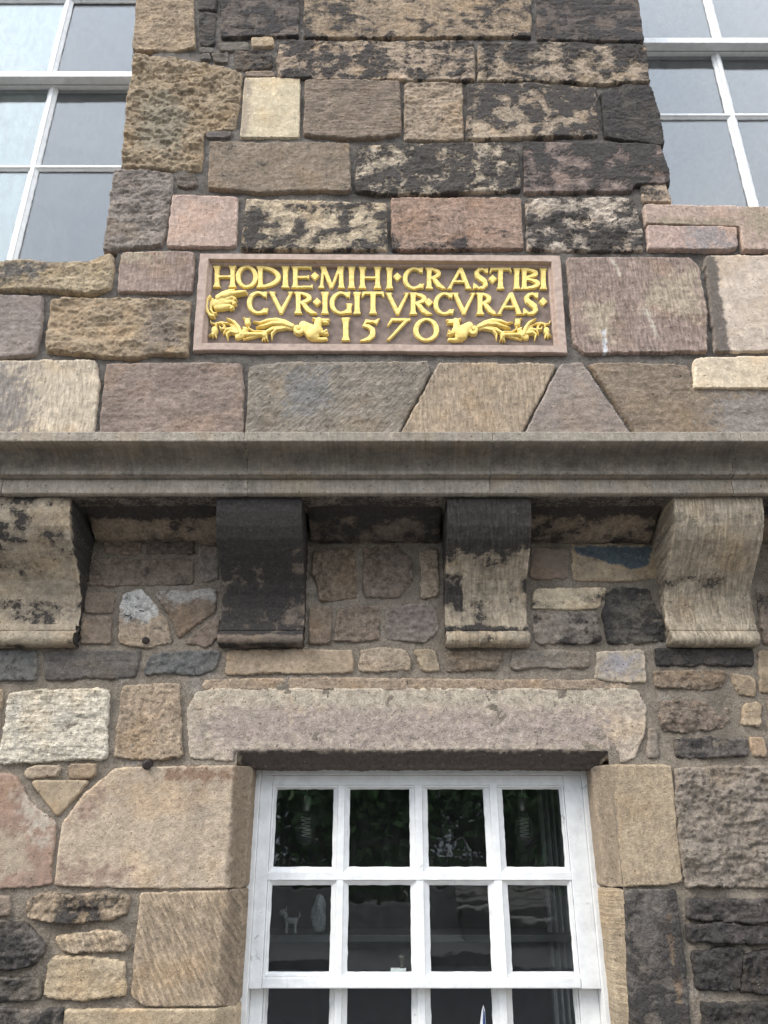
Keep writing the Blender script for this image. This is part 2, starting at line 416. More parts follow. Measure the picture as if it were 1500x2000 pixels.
PAL = dict(tan=(156,138,115), tan2=(144,126,104), brown=(122,107,92), dbrown=(100,89,79), grey=(126,116,106), dgrey=(96,90,83),
           pink=(166,142,129), cream=(186,171,145), ochre=(147,130,106), purple=(130,113,102), blue=(102,101,99), dark=(76,70,65),
           black=(60,56,52), pale=(168,154,135), white=(198,188,171), red=(142,117,99), sand=(168,151,126))
TOOL = {'': (1, 0, 0), 'v': (1, 0.03, 0.8), 'vs': (1, 0.02, 1.0), 'h': (0, 1, 0.6), 'd': (0.86, 0.5, 1.0), 'vw': (1, 0.05, 0.25), 'd2': (0.7, -0.7, 0.6)}
def stone(wall, parent, px, c, crust=0.0, rough=4, tool='', proud=12, edge=4, bevel=14, skirt=0.03, flake=0.0, ov=(), metres=None, limit=None, name='stone', crdir=0.0, rnd=0.012, label=None):
    Y = YU if wall == 'U' else YL
    poly = metres if metres else [pt(a, b, Y - proud * 0.001) for a, b in px]
    OCC[wall].append(poly); _seed[0] += 13; s = _seed[0]
    rs = random.Random(s); col = np.array(lin(PAL[c])) * rs.uniform(0.93, 1.07)
    col = col * np.array([rs.uniform(1.02, 1.06), 1.0, rs.uniform(0.91, 1.0)])
    ovs = [([pt(a, b, Y - proud * 0.001) for a, b in op], lin(PAL[oc] if isinstance(oc, str) else oc), sf) for op, oc, sf in ov]
    V, Fq, at = heightfield(poly, Y, col, crust, rough * 0.001, TOOL[tool], proud * 0.001, edge * 0.001, bevel * 0.001, skirt, s, STEP, ovs, limit, flake, crdir, rnd)
    P = np.array(poly); c0 = np.array([P[:, 0].mean(), Y, P[:, 1].mean()])
    o = obj(name, V - c0, Fq, STONE, parent, tuple(c0), True, at)
    if label: o["label"] = label
    return o

# ------------------------------------------------------------------ the house
house = empty("stone_house", (0, 0, 0))
tag(house, "old sandstone house front with jettied upper storey carried on corbels", "building")
Z_SOF = EYE + 1.028               # underside of the jetty at the wall
XL, XR = -0.42, 0.66              # lower window opening
ZT = EYE + 0.2335; ZB = 0.60
Z_TOP = 6.2
EXT = 3.4
# upper window openings (x0, x1, z0, z1)
WL = (-2.42, -1.06, EYE + 2.03, EYE + 4.25)
WR = (1.128, 2.50, EYE + 2.293, EYE + 4.45)
def mortar(name, Y, x0, x1, z0, z1, holes, mat, seed, step=0.012, amp=0.0075, out=0.0):
    nx, nzz = int((x1 - x0) / step) + 1, int((z1 - z0) / step) + 1
    X, Z = np.meshgrid(np.linspace(x0, x1, nx), np.linspace(z0, z1, nzz))
    h = out + amp * (0.8 * fbm(X * 7, Z * 7, seed, 3) + 0.8 * fbm(X * 26, Z * 26, seed + 4, 4, 0.7))
    keep = np.ones(X.shape, bool)
    for (a, b, c, d) in holes: keep &= ~((X > a) & (X < b) & (Z > c) & (Z < d))
    idx = np.arange(X.size).reshape(X.shape)
    q = keep[:-1, :-1] & keep[1:, :-1] & keep[:-1, 1:] & keep[1:, 1:]
    Fq = np.stack([idx[:-1, :-1][q], idx[:-1, 1:][q], idx[1:, 1:][q], idx[1:, :-1][q]], 1)
    us = np.unique(Fq); mp = np.zeros(X.size, int); mp[us] = np.arange(len(us))
    V = np.stack([X.ravel(), Y - h.ravel(), Z.ravel()], 1)[us]
    return obj(name, V, mp[Fq], mat, house, (0, 0, 0), True)
lower = mortar("ground_storey_wall", YL, -EXT, EXT, 0.0, Z_SOF + 0.05, [(XL - 0.03, XR + 0.03, ZB - 0.02, ZT + 0.03)], MORT_L, 5, out=0.004)
lower["label"] = "rubble ground storey wall bedded in wide sandy mortar"
upper = mortar("jettied_storey_wall", YU, -EXT, EXT, Z_SOF + 0.03, Z_TOP,
               [(WL[0], WL[1] + 0.045, WL[2], WL[3]), (WR[0] - 0.045, WR[1], WR[2], WR[3]),
                (pt(398, 600, YU)[0], pt(1086, 600, YU)[0], pt(750, 680, YU)[1], pt(750, 503, YU)[1])], MORT_U, 8)
upper["label"] = "squared soot blackened upper storey wall with dark joints"
def U(px, c, **k): return stone('U', upper, px, c, **k)
def L(px, c, **k): return stone('L', lower, px, c, **k)

# ---- upper storey, from the top course down
U([(272,-70),(376,-70),(378,50),(380,90),(350,97),(259,95)], 'tan2', crust=0.10, rough=7, flake=.5, skirt=.26, bevel=10)
U([(386,-40),(424,-36),(422,19),(386,18)], 'dark', crust=0.5, rough=5)
U([(389,28),(421,26),(417,84),(402,90),(390,84)], 'dark', crust=0.5, rough=6)
U([(430,-70),(584,-70),(582,68),(432,72)], 'dbrown', crust=0.50, rough=4, proud=16, tool='vw')
U([(596,-70),(1038,-70),(1037,70),(594,72)], 'tan2', crust=0.46, rough=5, proud=16, tool='vw')
U([(1050,-70),(1236,-70),(1246,0),(1256,70),(1258,80),(1050,76)], 'dbrown', crust=0.52, rough=4, skirt=.26)
U([(490,73),(533,71),(534,88),(494,90)], 'tan', rough=6, proud=20, bevel=8, edge=3)
U([(425,84),(484,82),(486,97),(430,98)], 'dgrey', rough=5, bevel=8, edge=3)
U([(391,93),(416,93),(415,102),(391,101)], 'dgrey', rough=4, bevel=6, edge=2)
U([(392,106),(409,104),(410,114),(392,114)], 'dgrey', rough=4, bevel=6, edge=2)
U([(414,104),(444,101),(444,121),(420,121)], 'dgrey', crust=.25, rough=7, bevel=8, edge=3)
U([(456,100),(505,96),(530,104),(532,128),(500,136),(460,132)], 'dbrown', crust=.45, rough=9, bevel=12)
U([(480,140),(532,139),(536,148),(482,148)], 'brown', rough=4, bevel=6, edge=2)
U([(548,80),(700,79),(925,80),(928,152),(905,156),(700,154),(545,149),(538,120)], 'tan', crust=.50, rough=7, flake=.4, proud=18)
U([(934,84),(1100,82),(1262,90),(1270,158),(1180,160),(1000,157),(934,154)], 'tan', crust=.52, rough=8, flake=.5, proud=20, skirt=.26, crdir=.15)
U([(262,104),(335,108),(400,122),(440,132),(471,141),(466,205),(458,246),(397,256),(391,328),(320,329),(237,319),(246,200)], 'tan2', crust=.06, rough=13, flake=.9, skirt=.26, proud=20,
  ov=[([(285,180),(330,185),(370,225),(340,300),(270,280)], (140,127,104), .03)], bevel=16)
U([(479,152),(585,152),(583,267),(470,267)], 'cream', rough=2, tool='vw', edge=2, bevel=8, ov=[([(470,152),(492,152),(484,267),(470,267)], 'tan', .012)])
U([(596,154),(780,156),(783,258),(740,266),(690,269),(593,260)], 'brown', crust=.16, rough=6, flake=.3, tool='h', proud=20, bevel=18)
U([(791,161),(902,161),(905,274),(789,272)], 'tan2', crust=.24, rough=9, flake=.5)
U([(913,164),(1040,162),(1164,172),(1169,264),(1040,266),(912,271)], 'tan', crust=.57, rough=5, proud=18, crdir=.25)
U([(1176,178),(1225,164),(1271,166),(1290,222),(1297,284),(1290,282),(1182,267)], 'dark', crust=.55, rough=5, skirt=.26, proud=16)
U([(404,258),(452,257),(448,266),(404,267)], 'dgrey', rough=3, bevel=6, edge=2)
U([(410,276),(682,278),(684,370),(600,371),(500,374),(406,364)], 'brown', crust=.27, rough=5, tool='vw', proud=18, flake=.2)
U([(697,287),(740,282),(880,279),(985,279),(1012,290),(1017,370),(830,378),(740,377),(695,372)], 'pale', crust=.56, rough=7, flake=.4, proud=18)
U([(1024,278),(1180,277),(1290,283),(1306,326),(1309,355),(1240,360),(1232,373),(1025,374)], 'purple', crust=.52, rough=5, skirt=.26, proud=18, crdir=.2)
U([(222,333),(290,331),(338,336),(328,420),(314,476),(260,482),(201,489)], 'grey', crust=.08, rough=9, flake=.7, skirt=.26, proud=18)
U([(349,341),(378,338),(386,362),(362,367),(346,360)], 'dbrown', crust=.3, rough=8, bevel=10)
U([(338,380),(463,385),(459,479),(420,480),(326,479)], 'pink', rough=2.5, tool='vw', edge=2.5, proud=16, bevel=10)
U([(481,389),(600,391),(754,396),(756,487),(470,485)], 'sand', crust=.53, rough=6, flake=.3, proud=18)
U([(764,386),(1016,385),(1022,484),(766,487)], 'red', crust=.33, rough=5, proud=18, tool='vw', crdir=-.28, flake=.2)
U([(1028,388),(1130,384),(1234,384),(1252,435),(1256,488),(1030,486)], 'pale', crust=.48, rough=8, flake=.6, proud=18, crdir=-.1)
U([(1252,356),(1300,355),(1312,394),(1255,392)], 'tan', crust=.38, rough=5, bevel=10, skirt=.26)
U([(1259,399),(1380,402),(1620,406),(1620,488),(1455,485),(1446,440),(1264,435)], 'pink', rough=2, tool='vw', edge=2, proud=26, bevel=8, skirt=.27, ov=[([(1455,405),(1560,405),(1560,470),(1470,455)], 'ochre', .05), ([(1280,425),(1440,428),(1440,440),(1280,440)], 'tan2', .01)])
U([(1266,440),(1439,444),(1440,480),(1420,485),(1268,484)], 'pink', rough=2, tool='vw', edge=2, proud=24, bevel=8, ov=[([(1345,440),(1400,440),(1440,484),(1350,484)], (138,126,120), .03)])
U([(-160,506),(60,508),(165,511),(190,500),(216,492),(219,520),(213,560),(170,571),(90,564),(-160,562)], 'ochre', crust=.10, rough=8, flake=.4, proud=26, skirt=.27, bevel=18, ov=[([(-10,515),(90,515),(70,540),(-10,545)], 'dgrey', .03)])
U([(238,493),(379,491),(373,568),(229,569)], 'purple', crust=.14, rough=4, tool='v', proud=16, bevel=10, ov=[([(238,493),(330,493),(300,510),(238,508)], 'tan', .02)])
U([(-160,573),(82,577),(78,640),(66,690),(20,696),(-160,694)], 'grey', crust=.1, rough=5, proud=18)
U([(99,583),(230,580),(369,585),(365,690),(300,688),(258,697),(180,690),(90,684),(88,665)], 'ochre', crust=.12, rough=10, flake=.7, proud=24, bevel=18, ov=[([(90,590),(190,590),(150,660),(95,650)], (156,131,100), .04), ([(290,600),(360,600),(350,670),(280,680)], 'brown', .03)])
U([(1109,503),(1345,503),(1364,520),(1380,610),(1380,684),(1140,688),(1122,672)], 'purple', crust=.10, rough=4, tool='vs', proud=18, bevel=10, ov=[([(1140,590),(1200,590),(1190,670),(1150,660)], 'tan', .02), ([(1270,560),(1360,520),(1370,620),(1260,600)], 'tan', .03), ([(1190,505),(1200,505),(1215,540),(1209,540)], 'pale', .002), ([(1253,598),(1263,602),(1288,658),(1281,658)], 'pale', .002), ([(1176,642),(1183,642),(1185,690),(1180,690)], (188,187,186), .002)])
U([(1378,500),(1620,497),(1620,684),(1400,684),(1388,590)], 'pale', crust=.04, rough=2.5, tool='vw', proud=18, bevel=10, ov=[([(1370,495),(1398,500),(1425,690),(1395,690)], 'dbrown', .006)])
U([(-160,704),(184,704),(191,745),(176,880),(-160,880)], 'pale', rough=2.5, tool='v', proud=18, bevel=12, ov=[([(-20,720),(50,720),(60,850),(-20,850)], 'grey', .05)])
U([(207,709),(330,708),(470,709),(475,760),(472,880),(188,880)], 'purple', crust=.12, rough=6, flake=.3, proud=18)
U([(487,714),(560,707),(835,706),(839,728),(800,800),(760,880),(478,880)], 'grey', crust=.14, rough=6, flake=.4, proud=18, tool='d2', ov=[([(560,720),(640,720),(640,800),(560,810)], (114,110,104), .05)])
U([(858,709),(1085,711),(1062,760),(1000,880),(765,880),(815,790)], 'tan2', crust=.06, rough=3, tool='v', proud=18, bevel=10)
U([(1097,711),(1136,708),(1178,770),(1255,880),(1008,880),(1060,780)], 'grey', crust=.08, rough=4, proud=16, bevel=10)
U([(1150,709),(1240,707),(1342,713),(1356,755),(1430,762),(1620,760),(1620,880),(1265,880),(1190,765)], 'brown', crust=.08, rough=6, flake=.3, proud=17, ov=[([(1400,765),(1640,765),(1640,880),(1390,880)], 'grey', .05)])
U([(1359,700),(1450,697),(1620,695),(1620,755),(1357,756)], 'cream', crust=.03, rough=2.5, tool='vw', proud=26, bevel=8, edge=3)

# ---- ground storey
XA_L, XA_R, ZA = -0.462, 0.708, EYE + 0.2795     # outer arrises of the window's chamfered margin
def lim_l(X, Z): return 0.014 - np.maximum(0, X - XA_L) * 1.15
def lim_r(X, Z): return 0.014 - np.maximum(0, XA_R - X) * 1.15
def lim_t(X, Z):
    inside = (X > XA_L - 0.005) & (X < XA_R + 0.02)
    return np.where(inside, 0.011 - np.maximum(0, ZA - Z) * 1.1, 0.03)
for px, c, k in [
    ([(205,1043),(245,1039),(272,1046),(270,1078),(240,1081),(204,1076)], 'brown', dict(crust=.3, rough=10)),
    ([(289,1042),(375,1041),(377,1078),(288,1079)], 'dbrown', dict(crust=.35, rough=8)),
    ([(391,1040),(420,1040),(419,1060),(393,1058)], 'brown', dict(crust=.3, rough=5, bevel=8)),
    ([(177,1096),(215,1092),(374,1094),(375,1138),(300,1141),(176,1141)], 'brown', dict(crust=.25, rough=7, flake=.4)),
    ([(390,1067),(424,1069),(424,1128),(396,1134)], 'grey', dict(rough=7, bevel=10)),
    ([(168,1160),(221,1159),(219,1195),(167,1194)], 'brown', dict(rough=4, bevel=9, edge=3)),
    ([(160,1208),(214,1206),(212,1255),(160,1254)], 'brown', dict(rough=4, bevel=9, edge=3)),
    ([(241,1160),(274,1151),(296,1175),(324,1214),(333,1252),(290,1263),(231,1254)], 'tan', dict(crust=.38, rough=7, ov=[([(235,1150),(290,1150),(310,1200),(285,1217),(235,1205)], (186,180,170), .01)])),
    ([(304,1158),(420,1150),(420,1190),(385,1215),(350,1243),(330,1196)], 'brown', dict(rough=6, ov=[([(305,1150),(425,1150),(420,1168),(330,1178)], (158,150,140), .015)])),
    ([(416,1210),(424,1210),(422,1245),(402,1261),(362,1255)], 'brown', dict(rough=6, bevel=9)),
    ([(618,1040),(690,1040),(690,1056),(618,1056)], 'dbrown', dict(crust=.35, rough=6, bevel=8)),
    ([(704,1036),(860,1032),(858,1056),(704,1057)], 'brown', dict(crust=.35, rough=6, bevel=8)),
    ([(614,1076),(690,1070),(694,1163),(660,1170),(628,1171),(612,1120)], 'brown', dict(rough=10, crust=.12)),
    ([(711,1072),(772,1063),(801,1090),(804,1138),(778,1165),(712,1165)], 'brown', dict(rough=12, flake=.4, crust=.12)),
    ([(823,1078),(852,1074),(855,1163),(826,1165)], 'tan', dict(rough=8, crust=.12)),
    ([(606,1187),(645,1186),(641,1255),(606,1253)], 'brown', dict(rough=5, bevel=9)),
    ([(663,1191),(700,1185),(737,1186),(738,1244),(690,1252),(655,1248)], 'brown', dict(rough=9)),
    ([(753,1190),(800,1181),(846,1183),(857,1228),(832,1250),(756,1249)], 'grey', dict(rough=10)),
    ([(1046,1030),(1160,1023),(1276,1022),(1276,1048),(1150,1055),(1050,1056)], 'brown', dict(crust=.3, rough=7)),
    ([(1040,1072),(1107,1074),(1108,1128),(1040,1129)], 'brown', dict(rough=3, crust=.2)),
    ([(1119,1065),(1190,1063),(1280,1067),(1287,1128),(1200,1133),(1120,1131)], 'tan', dict(rough=7, flake=.4, ov=[([(1124,1066),(1272,1068),(1270,1104),(1235,1109),(1195,1100),(1160,1087),(1122,1084)], (80,90,95), .002)])),
    ([(1046,1152),(1184,1149),(1168,1184),(1130,1187),(1041,1186)], 'cream', dict(rough=4, crust=.24, bevel=10, edge=3)),
    ([(1044,1200),(1110,1196),(1166,1197),(1172,1250),(1110,1256),(1048,1252)], 'grey', dict(rough=9, crust=.28)),
    ([(1186,1160),(1216,1147),(1264,1151),(1288,1200),(1297,1250),(1240,1256),(1190,1254),(1180,1202)], 'dgrey', dict(rough=11, crust=.32)),
    ([(-140,1270),(70,1272),(68,1325),(-140,1327)], 'blue', dict(rough=5, crust=.3)),
    ([(87,1274),(180,1271),(272,1271),(268,1300),(262,1321),(88,1324)], 'dgrey', dict(rough=6, crust=.2)),
    ([(293,1280),(360,1273),(428,1272),(420,1303),(386,1317),(340,1313),(281,1316)], 'blue', dict(rough=8)),
    ([(446,1271),(560,1270),(688,1270),(687,1310),(560,1312),(441,1314)], 'tan', dict(rough=4, bevel=11)),
    ([(705,1269),(755,1266),(795,1270),(800,1306),(703,1309)], 'tan', dict(rough=8, flake=.4)),
    ([(808,1270),(846,1271),(855,1306),(830,1311)], 'tan', dict(rough=6, bevel=9)),
    ([(869,1273),(985,1273),(966,1307),(873,1308)], 'brown', dict(rough=9)),
    ([(1007,1272),(1152,1273),(1150,1301),(999,1304)], 'grey', dict(rough=6)),
    ([(1168,1273),(1256,1271),(1260,1331),(1215,1329),(1166,1325)], 'pale', dict(rough=5, ov=[([(1190,1280),(1240,1285),(1235,1320),(1180,1315)], (150,142,140), .02)])),
    ([(1283,1267),(1380,1267),(1470,1270),(1470,1297),(1286,1297)], 'dark', dict(rough=6, crust=.45)),
    ([(1484,1272),(1640,1272),(1640,1352),(1488,1350)], 'tan2', dict(rough=4)),
    ([(1480,1160),(1640,1160),(1640,1255),(1496,1255)], 'brown', dict(rough=6, crust=.2)),
    ([(1516,1060),(1660,1060),(1660,1145),(1520,1145)], 'dbrown', dict(rough=6, crust=.3)),
    ([(-200,1150),(-60,1150),(-60,1255),(-200,1255)], 'brown', dict(rough=6, crust=.2)),
    # above and beside the lintel
    ([(400,1328),(640,1325),(900,1328),(1165,1330),(1235,1341),(1236,1345),(395,1344)], 'tan2', dict(rough=6, flake=.5, bevel=9, edge=3, proud=8)),
    ([(17,1354),(100,1347),(211,1346),(204,1478),(100,1484),(0,1490)], 'white', dict(rough=8, flake=.5, tool='h', proud=18)),
    ([(240,1341),(300,1338),(350,1336),(347,1400),(352,1474),(300,1482),(223,1478)], 'tan', dict(rough=8, flake=.6, proud=16)),
    ([(-160,1346),(2,1348),(-10,1480),(-160,1484)], 'tan', dict(rough=6)),
    ([(1278,1312),(1350,1309),(1419,1312),(1410,1340),(1370,1345),(1282,1338)], 'brown', dict(rough=10, flake=.5)),
    ([(1433,1317),(1474,1322),(1475,1360),(1446,1354)], 'tan2', dict(rough=5, bevel=9)),
    ([(1287,1372),(1340,1368),(1398,1363),(1424,1384),(1414,1420),(1350,1427),(1295,1426)], 'brown', dict(rough=12, flake=.6, crust=.15)),
    ([(1456,1374),(1485,1374),(1485,1413),(1453,1415)], 'tan', dict(rough=4, bevel=8)),
    ([(1271,1424),(1281,1428),(1283,1478),(1268,1478)], 'grey', dict(rough=4, bevel=6, edge=2)),
    ([(1320,1446),(1390,1442),(1458,1445),(1460,1473),(1390,1478),(1322,1476)], 'dgrey', dict(rough=10, crust=.35)),
    ([(1468,1441),(1491,1442),(1496,1474),(1476,1474)], 'tan2', dict(rough=4, bevel=7)),
    ([(1503,1365),(1640,1362),(1640,1474),(1512,1474)], 'brown', dict(rough=5)),
    # left of the window
    ([(62,1527),(168,1526),(140,1560),(112,1592),(88,1562)], 'tan', dict(rough=2.5, bevel=10, edge=2.5)),
    ([(50,1503),(80,1497),(115,1498),(108,1513),(52,1518)], 'tan', dict(rough=6, bevel=8, edge=3)),
    ([(136,1494),(186,1493),(180,1517),(136,1518)], 'tan2', dict(rough=6, bevel=8, edge=3)),
    ([(-160,1508),(24,1514),(52,1562),(103,1609),(97,1725),(40,1733),(-160,1733)], 'red', dict(rough=3, bevel=11, ov=[([(0,1630),(50,1625),(60,1700),(0,1715)], 'tan', .02), ([(40,1550),(100,1600),(100,1640),(60,1620)], 'pale', .03)])),
    ([(52,1760),(80,1749),(250,1750),(246,1786),(190,1797),(130,1804),(52,1788)], 'tan2', dict(rough=14, crust=.50, flake=.3, proud=24)),
    ([(106,1832),(170,1824),(234,1822),(250,1844),(236,1857),(120,1857)], 'tan', dict(rough=8, tool='d', proud=20)),
    ([(-140,1747),(16,1753),(14,1786),(-140,1790)], 'brown', dict(rough=6)),
    ([(-140,1812),(0,1803),(44,1806),(82,1848),(60,1888),(-20,1894),(-140,1898)], 'dgrey', dict(rough=16, crust=.45, flake=.3, proud=26)),
    ([(-140,1918),(20,1912),(72,1914),(75,1952),(-140,1963)], 'dgrey', dict(rough=11, crust=.25, proud=20)),
    ([(98,1872),(170,1872),(240,1880),(240,1943),(160,1952),(86,1946)], 'tan', dict(rough=6, proud=18)),
    ([(-140,1978),(118,1974),(112,2090),(-140,2090)], 'dgrey', dict(rough=9, crust=.4, proud=18)),
    # right of the window
    ([(1322,1500),(1460,1497),(1640,1497),(1640,1733),(1345,1731),(1330,1620)], 'grey', dict(rough=15, flake=.5, proud=26, bevel=16, crust=.1)),
    ([(1347,1758),(1500,1760),(1640,1762),(1640,1803),(1480,1802),(1346,1793)], 'dark', dict(rough=11, crust=.42, proud=22)),
    ([(1349,1808),(1420,1806),(1520,1815),(1640,1815),(1640,1842),(1500,1843),(1420,1840),(1350,1836)], 'dark', dict(rough=10, crust=.42, proud=22)),
    ([(1356,1864),(1400,1855),(1452,1857),(1444,1932),(1362,1934)], 'black', dict(rough=10, crust=.45, proud=20)),
    ([(1456,1868),(1520,1856),(1640,1853),(1640,1943),(1450,1938)], 'black', dict(rough=14, crust=.42, proud=22)),
    ([(1376,1965),(1500,1962),(1640,1966),(1640,2090),(1386,2090)], 'black', dict(rough=12, crust=.42, proud=22)),
]:
    if max(b for a, b in px) < 1262 and 'ov' not in k: k['crust'] = k.get('crust', 0) + .10
    L(px, c, **dict(dict(proud=13, edge=6, bevel=10), **k))
# dressed stones round the window, chamfered towards the opening
def lp(*a): return [pt(x, y, YL - 0.014) for x, y in a]
zl = [pt(450, 1499, YL)[1], pt(450, 1729, YL)[1], pt(450, 1741, YL)[1], pt(450, 1962, YL)[1], pt(450, 1973, YL)[1]]
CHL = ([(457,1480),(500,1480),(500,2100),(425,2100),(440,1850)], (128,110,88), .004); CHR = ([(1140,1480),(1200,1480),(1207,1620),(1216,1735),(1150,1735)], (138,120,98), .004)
kw = dict(proud=14, edge=1.5, bevel=7, skirt=.22, rnd=0.006)
stone('L', lower, None, 'sand', metres=lp((122,1612),(165,1552),(226,1503),(300,1500)) + [(XL, zl[0]), (XL, zl[1])] + lp((330,1733),(108,1727)), rough=3, limit=lim_l,
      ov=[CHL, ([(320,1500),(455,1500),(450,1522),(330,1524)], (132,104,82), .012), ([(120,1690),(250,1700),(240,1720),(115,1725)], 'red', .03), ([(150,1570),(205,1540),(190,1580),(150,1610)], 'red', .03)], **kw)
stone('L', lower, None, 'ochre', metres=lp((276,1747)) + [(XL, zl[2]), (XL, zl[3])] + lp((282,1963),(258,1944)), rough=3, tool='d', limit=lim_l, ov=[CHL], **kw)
stone('L', lower, None, 'ochre', metres=lp((128,1976)) + [(XL, zl[4]), (XL, zl[4] - 0.2)] + lp((122,2110)), rough=3, limit=lim_l, crust=.12, **kw)
zr = [pt(1200, 1498, YL)[1], pt(1200, 1727, YL)[1], pt(1200, 1740, YL)[1], pt(1200, 2120, YL)[1]]
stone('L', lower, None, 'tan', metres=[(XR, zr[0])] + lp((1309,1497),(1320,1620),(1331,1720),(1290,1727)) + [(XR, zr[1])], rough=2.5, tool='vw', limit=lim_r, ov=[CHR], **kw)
stone('L', lower, None, 'ochre', metres=[(XR, zr[2])] + lp((1219,1740),(1245,2110)) + [(XR, zr[3])], rough=2.5, tool='h', limit=lim_r, **kw)
L([(1224,1741),(1318,1740),(1335,1880),(1356,2110),(1247,2110)], 'dgrey', crust=.47, rough=4, proud=14, bevel=7, edge=2,
  ov=[([(1300,1800),(1312,1780),(1322,1880),(1345,2010),(1330,2000),(1312,1900)], (120,98,76), .004)])
zi = ZT
stone('L', lower, None, 'pale', name='lintel', metres=lp((366,1385),(385,1352),(420,1347),(800,1346),(1244,1347),(1262,1380),(1258,1432),(1240,1478),(1212,1486),(1188,1474)) + [(XR + 0.012, zi), (XL - 0.012, zi)] + lp((456,1484),(372,1478)),
      proud=9, edge=3.5, bevel=6, skirt=.22, rough=4.5, flake=.4, limit=lim_t, label="long pale lintel stone over the window, purple stained, with a dark chamfer",
      ov=[([(560,1380),(1180,1385),(1190,1462),(460,1462),(400,1440),(420,1390)], (156,139,126), .05), ([(380,1345),(1240,1345),(1240,1372),(700,1376),(380,1366)], (176,161,138), .02),
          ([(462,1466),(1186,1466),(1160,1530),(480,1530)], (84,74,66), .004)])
for xa, xb in ((XL - .06, XL - .003), (XR + .003, XR + .06)):
    box("window_reveal", xa, xb, .062, .25, ZB - .03, ZT + .02, MORT_L, lower)
box("window_reveal", XL - .002, XR + .002, .062, .25, ZT + .004, ZT + .06, MORT_L, lower)
# jamb stones below the picture's edge
for k, (za, zb) in enumerate([(zl[4] - 0.215, 0.78), (0.765, ZB - 0.02)]):
    stone('L', lower, None, 'tan', metres=[(XL - 0.34 + 0.1 * k, za), (XL, za), (XL, zb), (XL - 0.34 + 0.1 * k, zb)], rough=3, limit=lim_l, tool='vw', **kw)
stone('L', lower, None, 'tan', metres=[(XR, zr[3] - 0.012), (XR + 0.3, zr[3] - 0.012), (XR + 0.3, ZB - 0.02), (XR, ZB - 0.02)], rough=3, limit=lim_r, tool='vw', **kw)
stone('L', lower, None, 'tan', name='window_sill', metres=[(XL - 0.12, ZB - 0.035), (XL - 0.12, ZB - 0.17), (XR + 0.12, ZB - 0.17), (XR + 0.12, ZB - 0.035)], rough=3, proud=60, edge=2, bevel=10, skirt=.22)

# ------------------------------------------------------------------ masonry outside the picture
def filler(wall, parent, x0, x1, z0, z1, blocks, cols, seed):
    rs = random.Random(seed); g = 0.02
    nx, nzz = int((x1 - x0) / g), int((z1 - z0) / g)
    X, Z = np.meshgrid(x0 + (np.arange(nx) + .5) * g, z0 + (np.arange(nzz) + .5) * g)
    occ = np.zeros(X.shape, bool)
    for P in OCC[wall]:
        A = np.array(P); a, b = A.min(0) - .05, A.max(0) + .05
        m = (X > a[0]) & (X < b[0]) & (Z > a[1]) & (Z < b[1])
        if m.any(): occ[m] |= poly_sdf(X[m], Z[m], P) > -0.015
    for (a, b, c, d) in blocks: occ |= (X > a) & (X < b) & (Z > c) & (Z < d)
    Vs, Fs, At, n = [], [], dict(grit=[], col=[], crust=[], edge=[], tool=[]), 0
    r = 0
    while r < nzz - 4:
        hh = rs.randint(6, 11); band = occ[r:r + hh]
        free = ~band.any(0); i = 0
        while i < nx:
            if not free[i]: i += 1; continue
            j = i; w = rs.randint(9, 24)
            while j < nx and free[j] and j - i < w: j += 1
            if j - i >= 4:
                xa, xb, za, zb = x0 + i * g, x0 + j * g, z0 + r * g, z0 + min(r + hh, nzz) * g
                q = 0.009
                jt = lambda: rs.uniform(-.006, .006)
                P = [(xa + q + jt(), za + q + jt()), (xb - q + jt(), za + q + jt()), (xb - q + jt(), zb - q + jt()), (xa + q + jt(), zb - q + jt())]
                c, cr = rs.choice(cols)
                V, Fq, at = heightfield(P, YU if wall == 'U' else YL, np.array(lin(PAL[c])) * rs.uniform(.9, 1.1), cr, rs.uniform(.003, .009), rs.choice([TOOL[''], TOOL['vw']]),
                                        rs.uniform(.010, .020), .004, .014, .02, rs.randint(0, 99999), 0.013, flake=rs.choice([0, .4]))
                if len(Fq):
                    Vs.append(V); Fs.append(Fq + n); n += len(V)
                    for k in At: At[k].append(at[k])
            i = max(j, i + 1)
        r += hh
    o = obj("stone_courses", np.concatenate(Vs), np.concatenate(Fs), STONE, parent, (0, 0, 0), True, {k: np.concatenate(v) for k, v in At.items()})
    o["kind"] = "stuff"
filler('L', lower, -EXT, EXT, 0.0, Z_SOF - 0.02, [(XL - .05, XR + .05, ZB - .1, ZT + .05)],
       [('tan', .1), ('brown', .2), ('grey', .1), ('dgrey', .4), ('tan2', 0), ('dark', .5)], 3)
filler('U', upper, -EXT, EXT, Z_SOF + 0.04, Z_TOP - 0.05, [(WL[0], WL[1], WL[2] - .1, WL[3]), (WR[0], WR[1], WR[2] - .1, WR[3]), (-0.78, 0.78, pt(750, 692, YU)[1], pt(750, 490, YU)[1])],
       [('tan', .5), ('brown', .4), ('dbrown', .6), ('pale', .5), ('grey', .2), ('purple', .3)], 4)

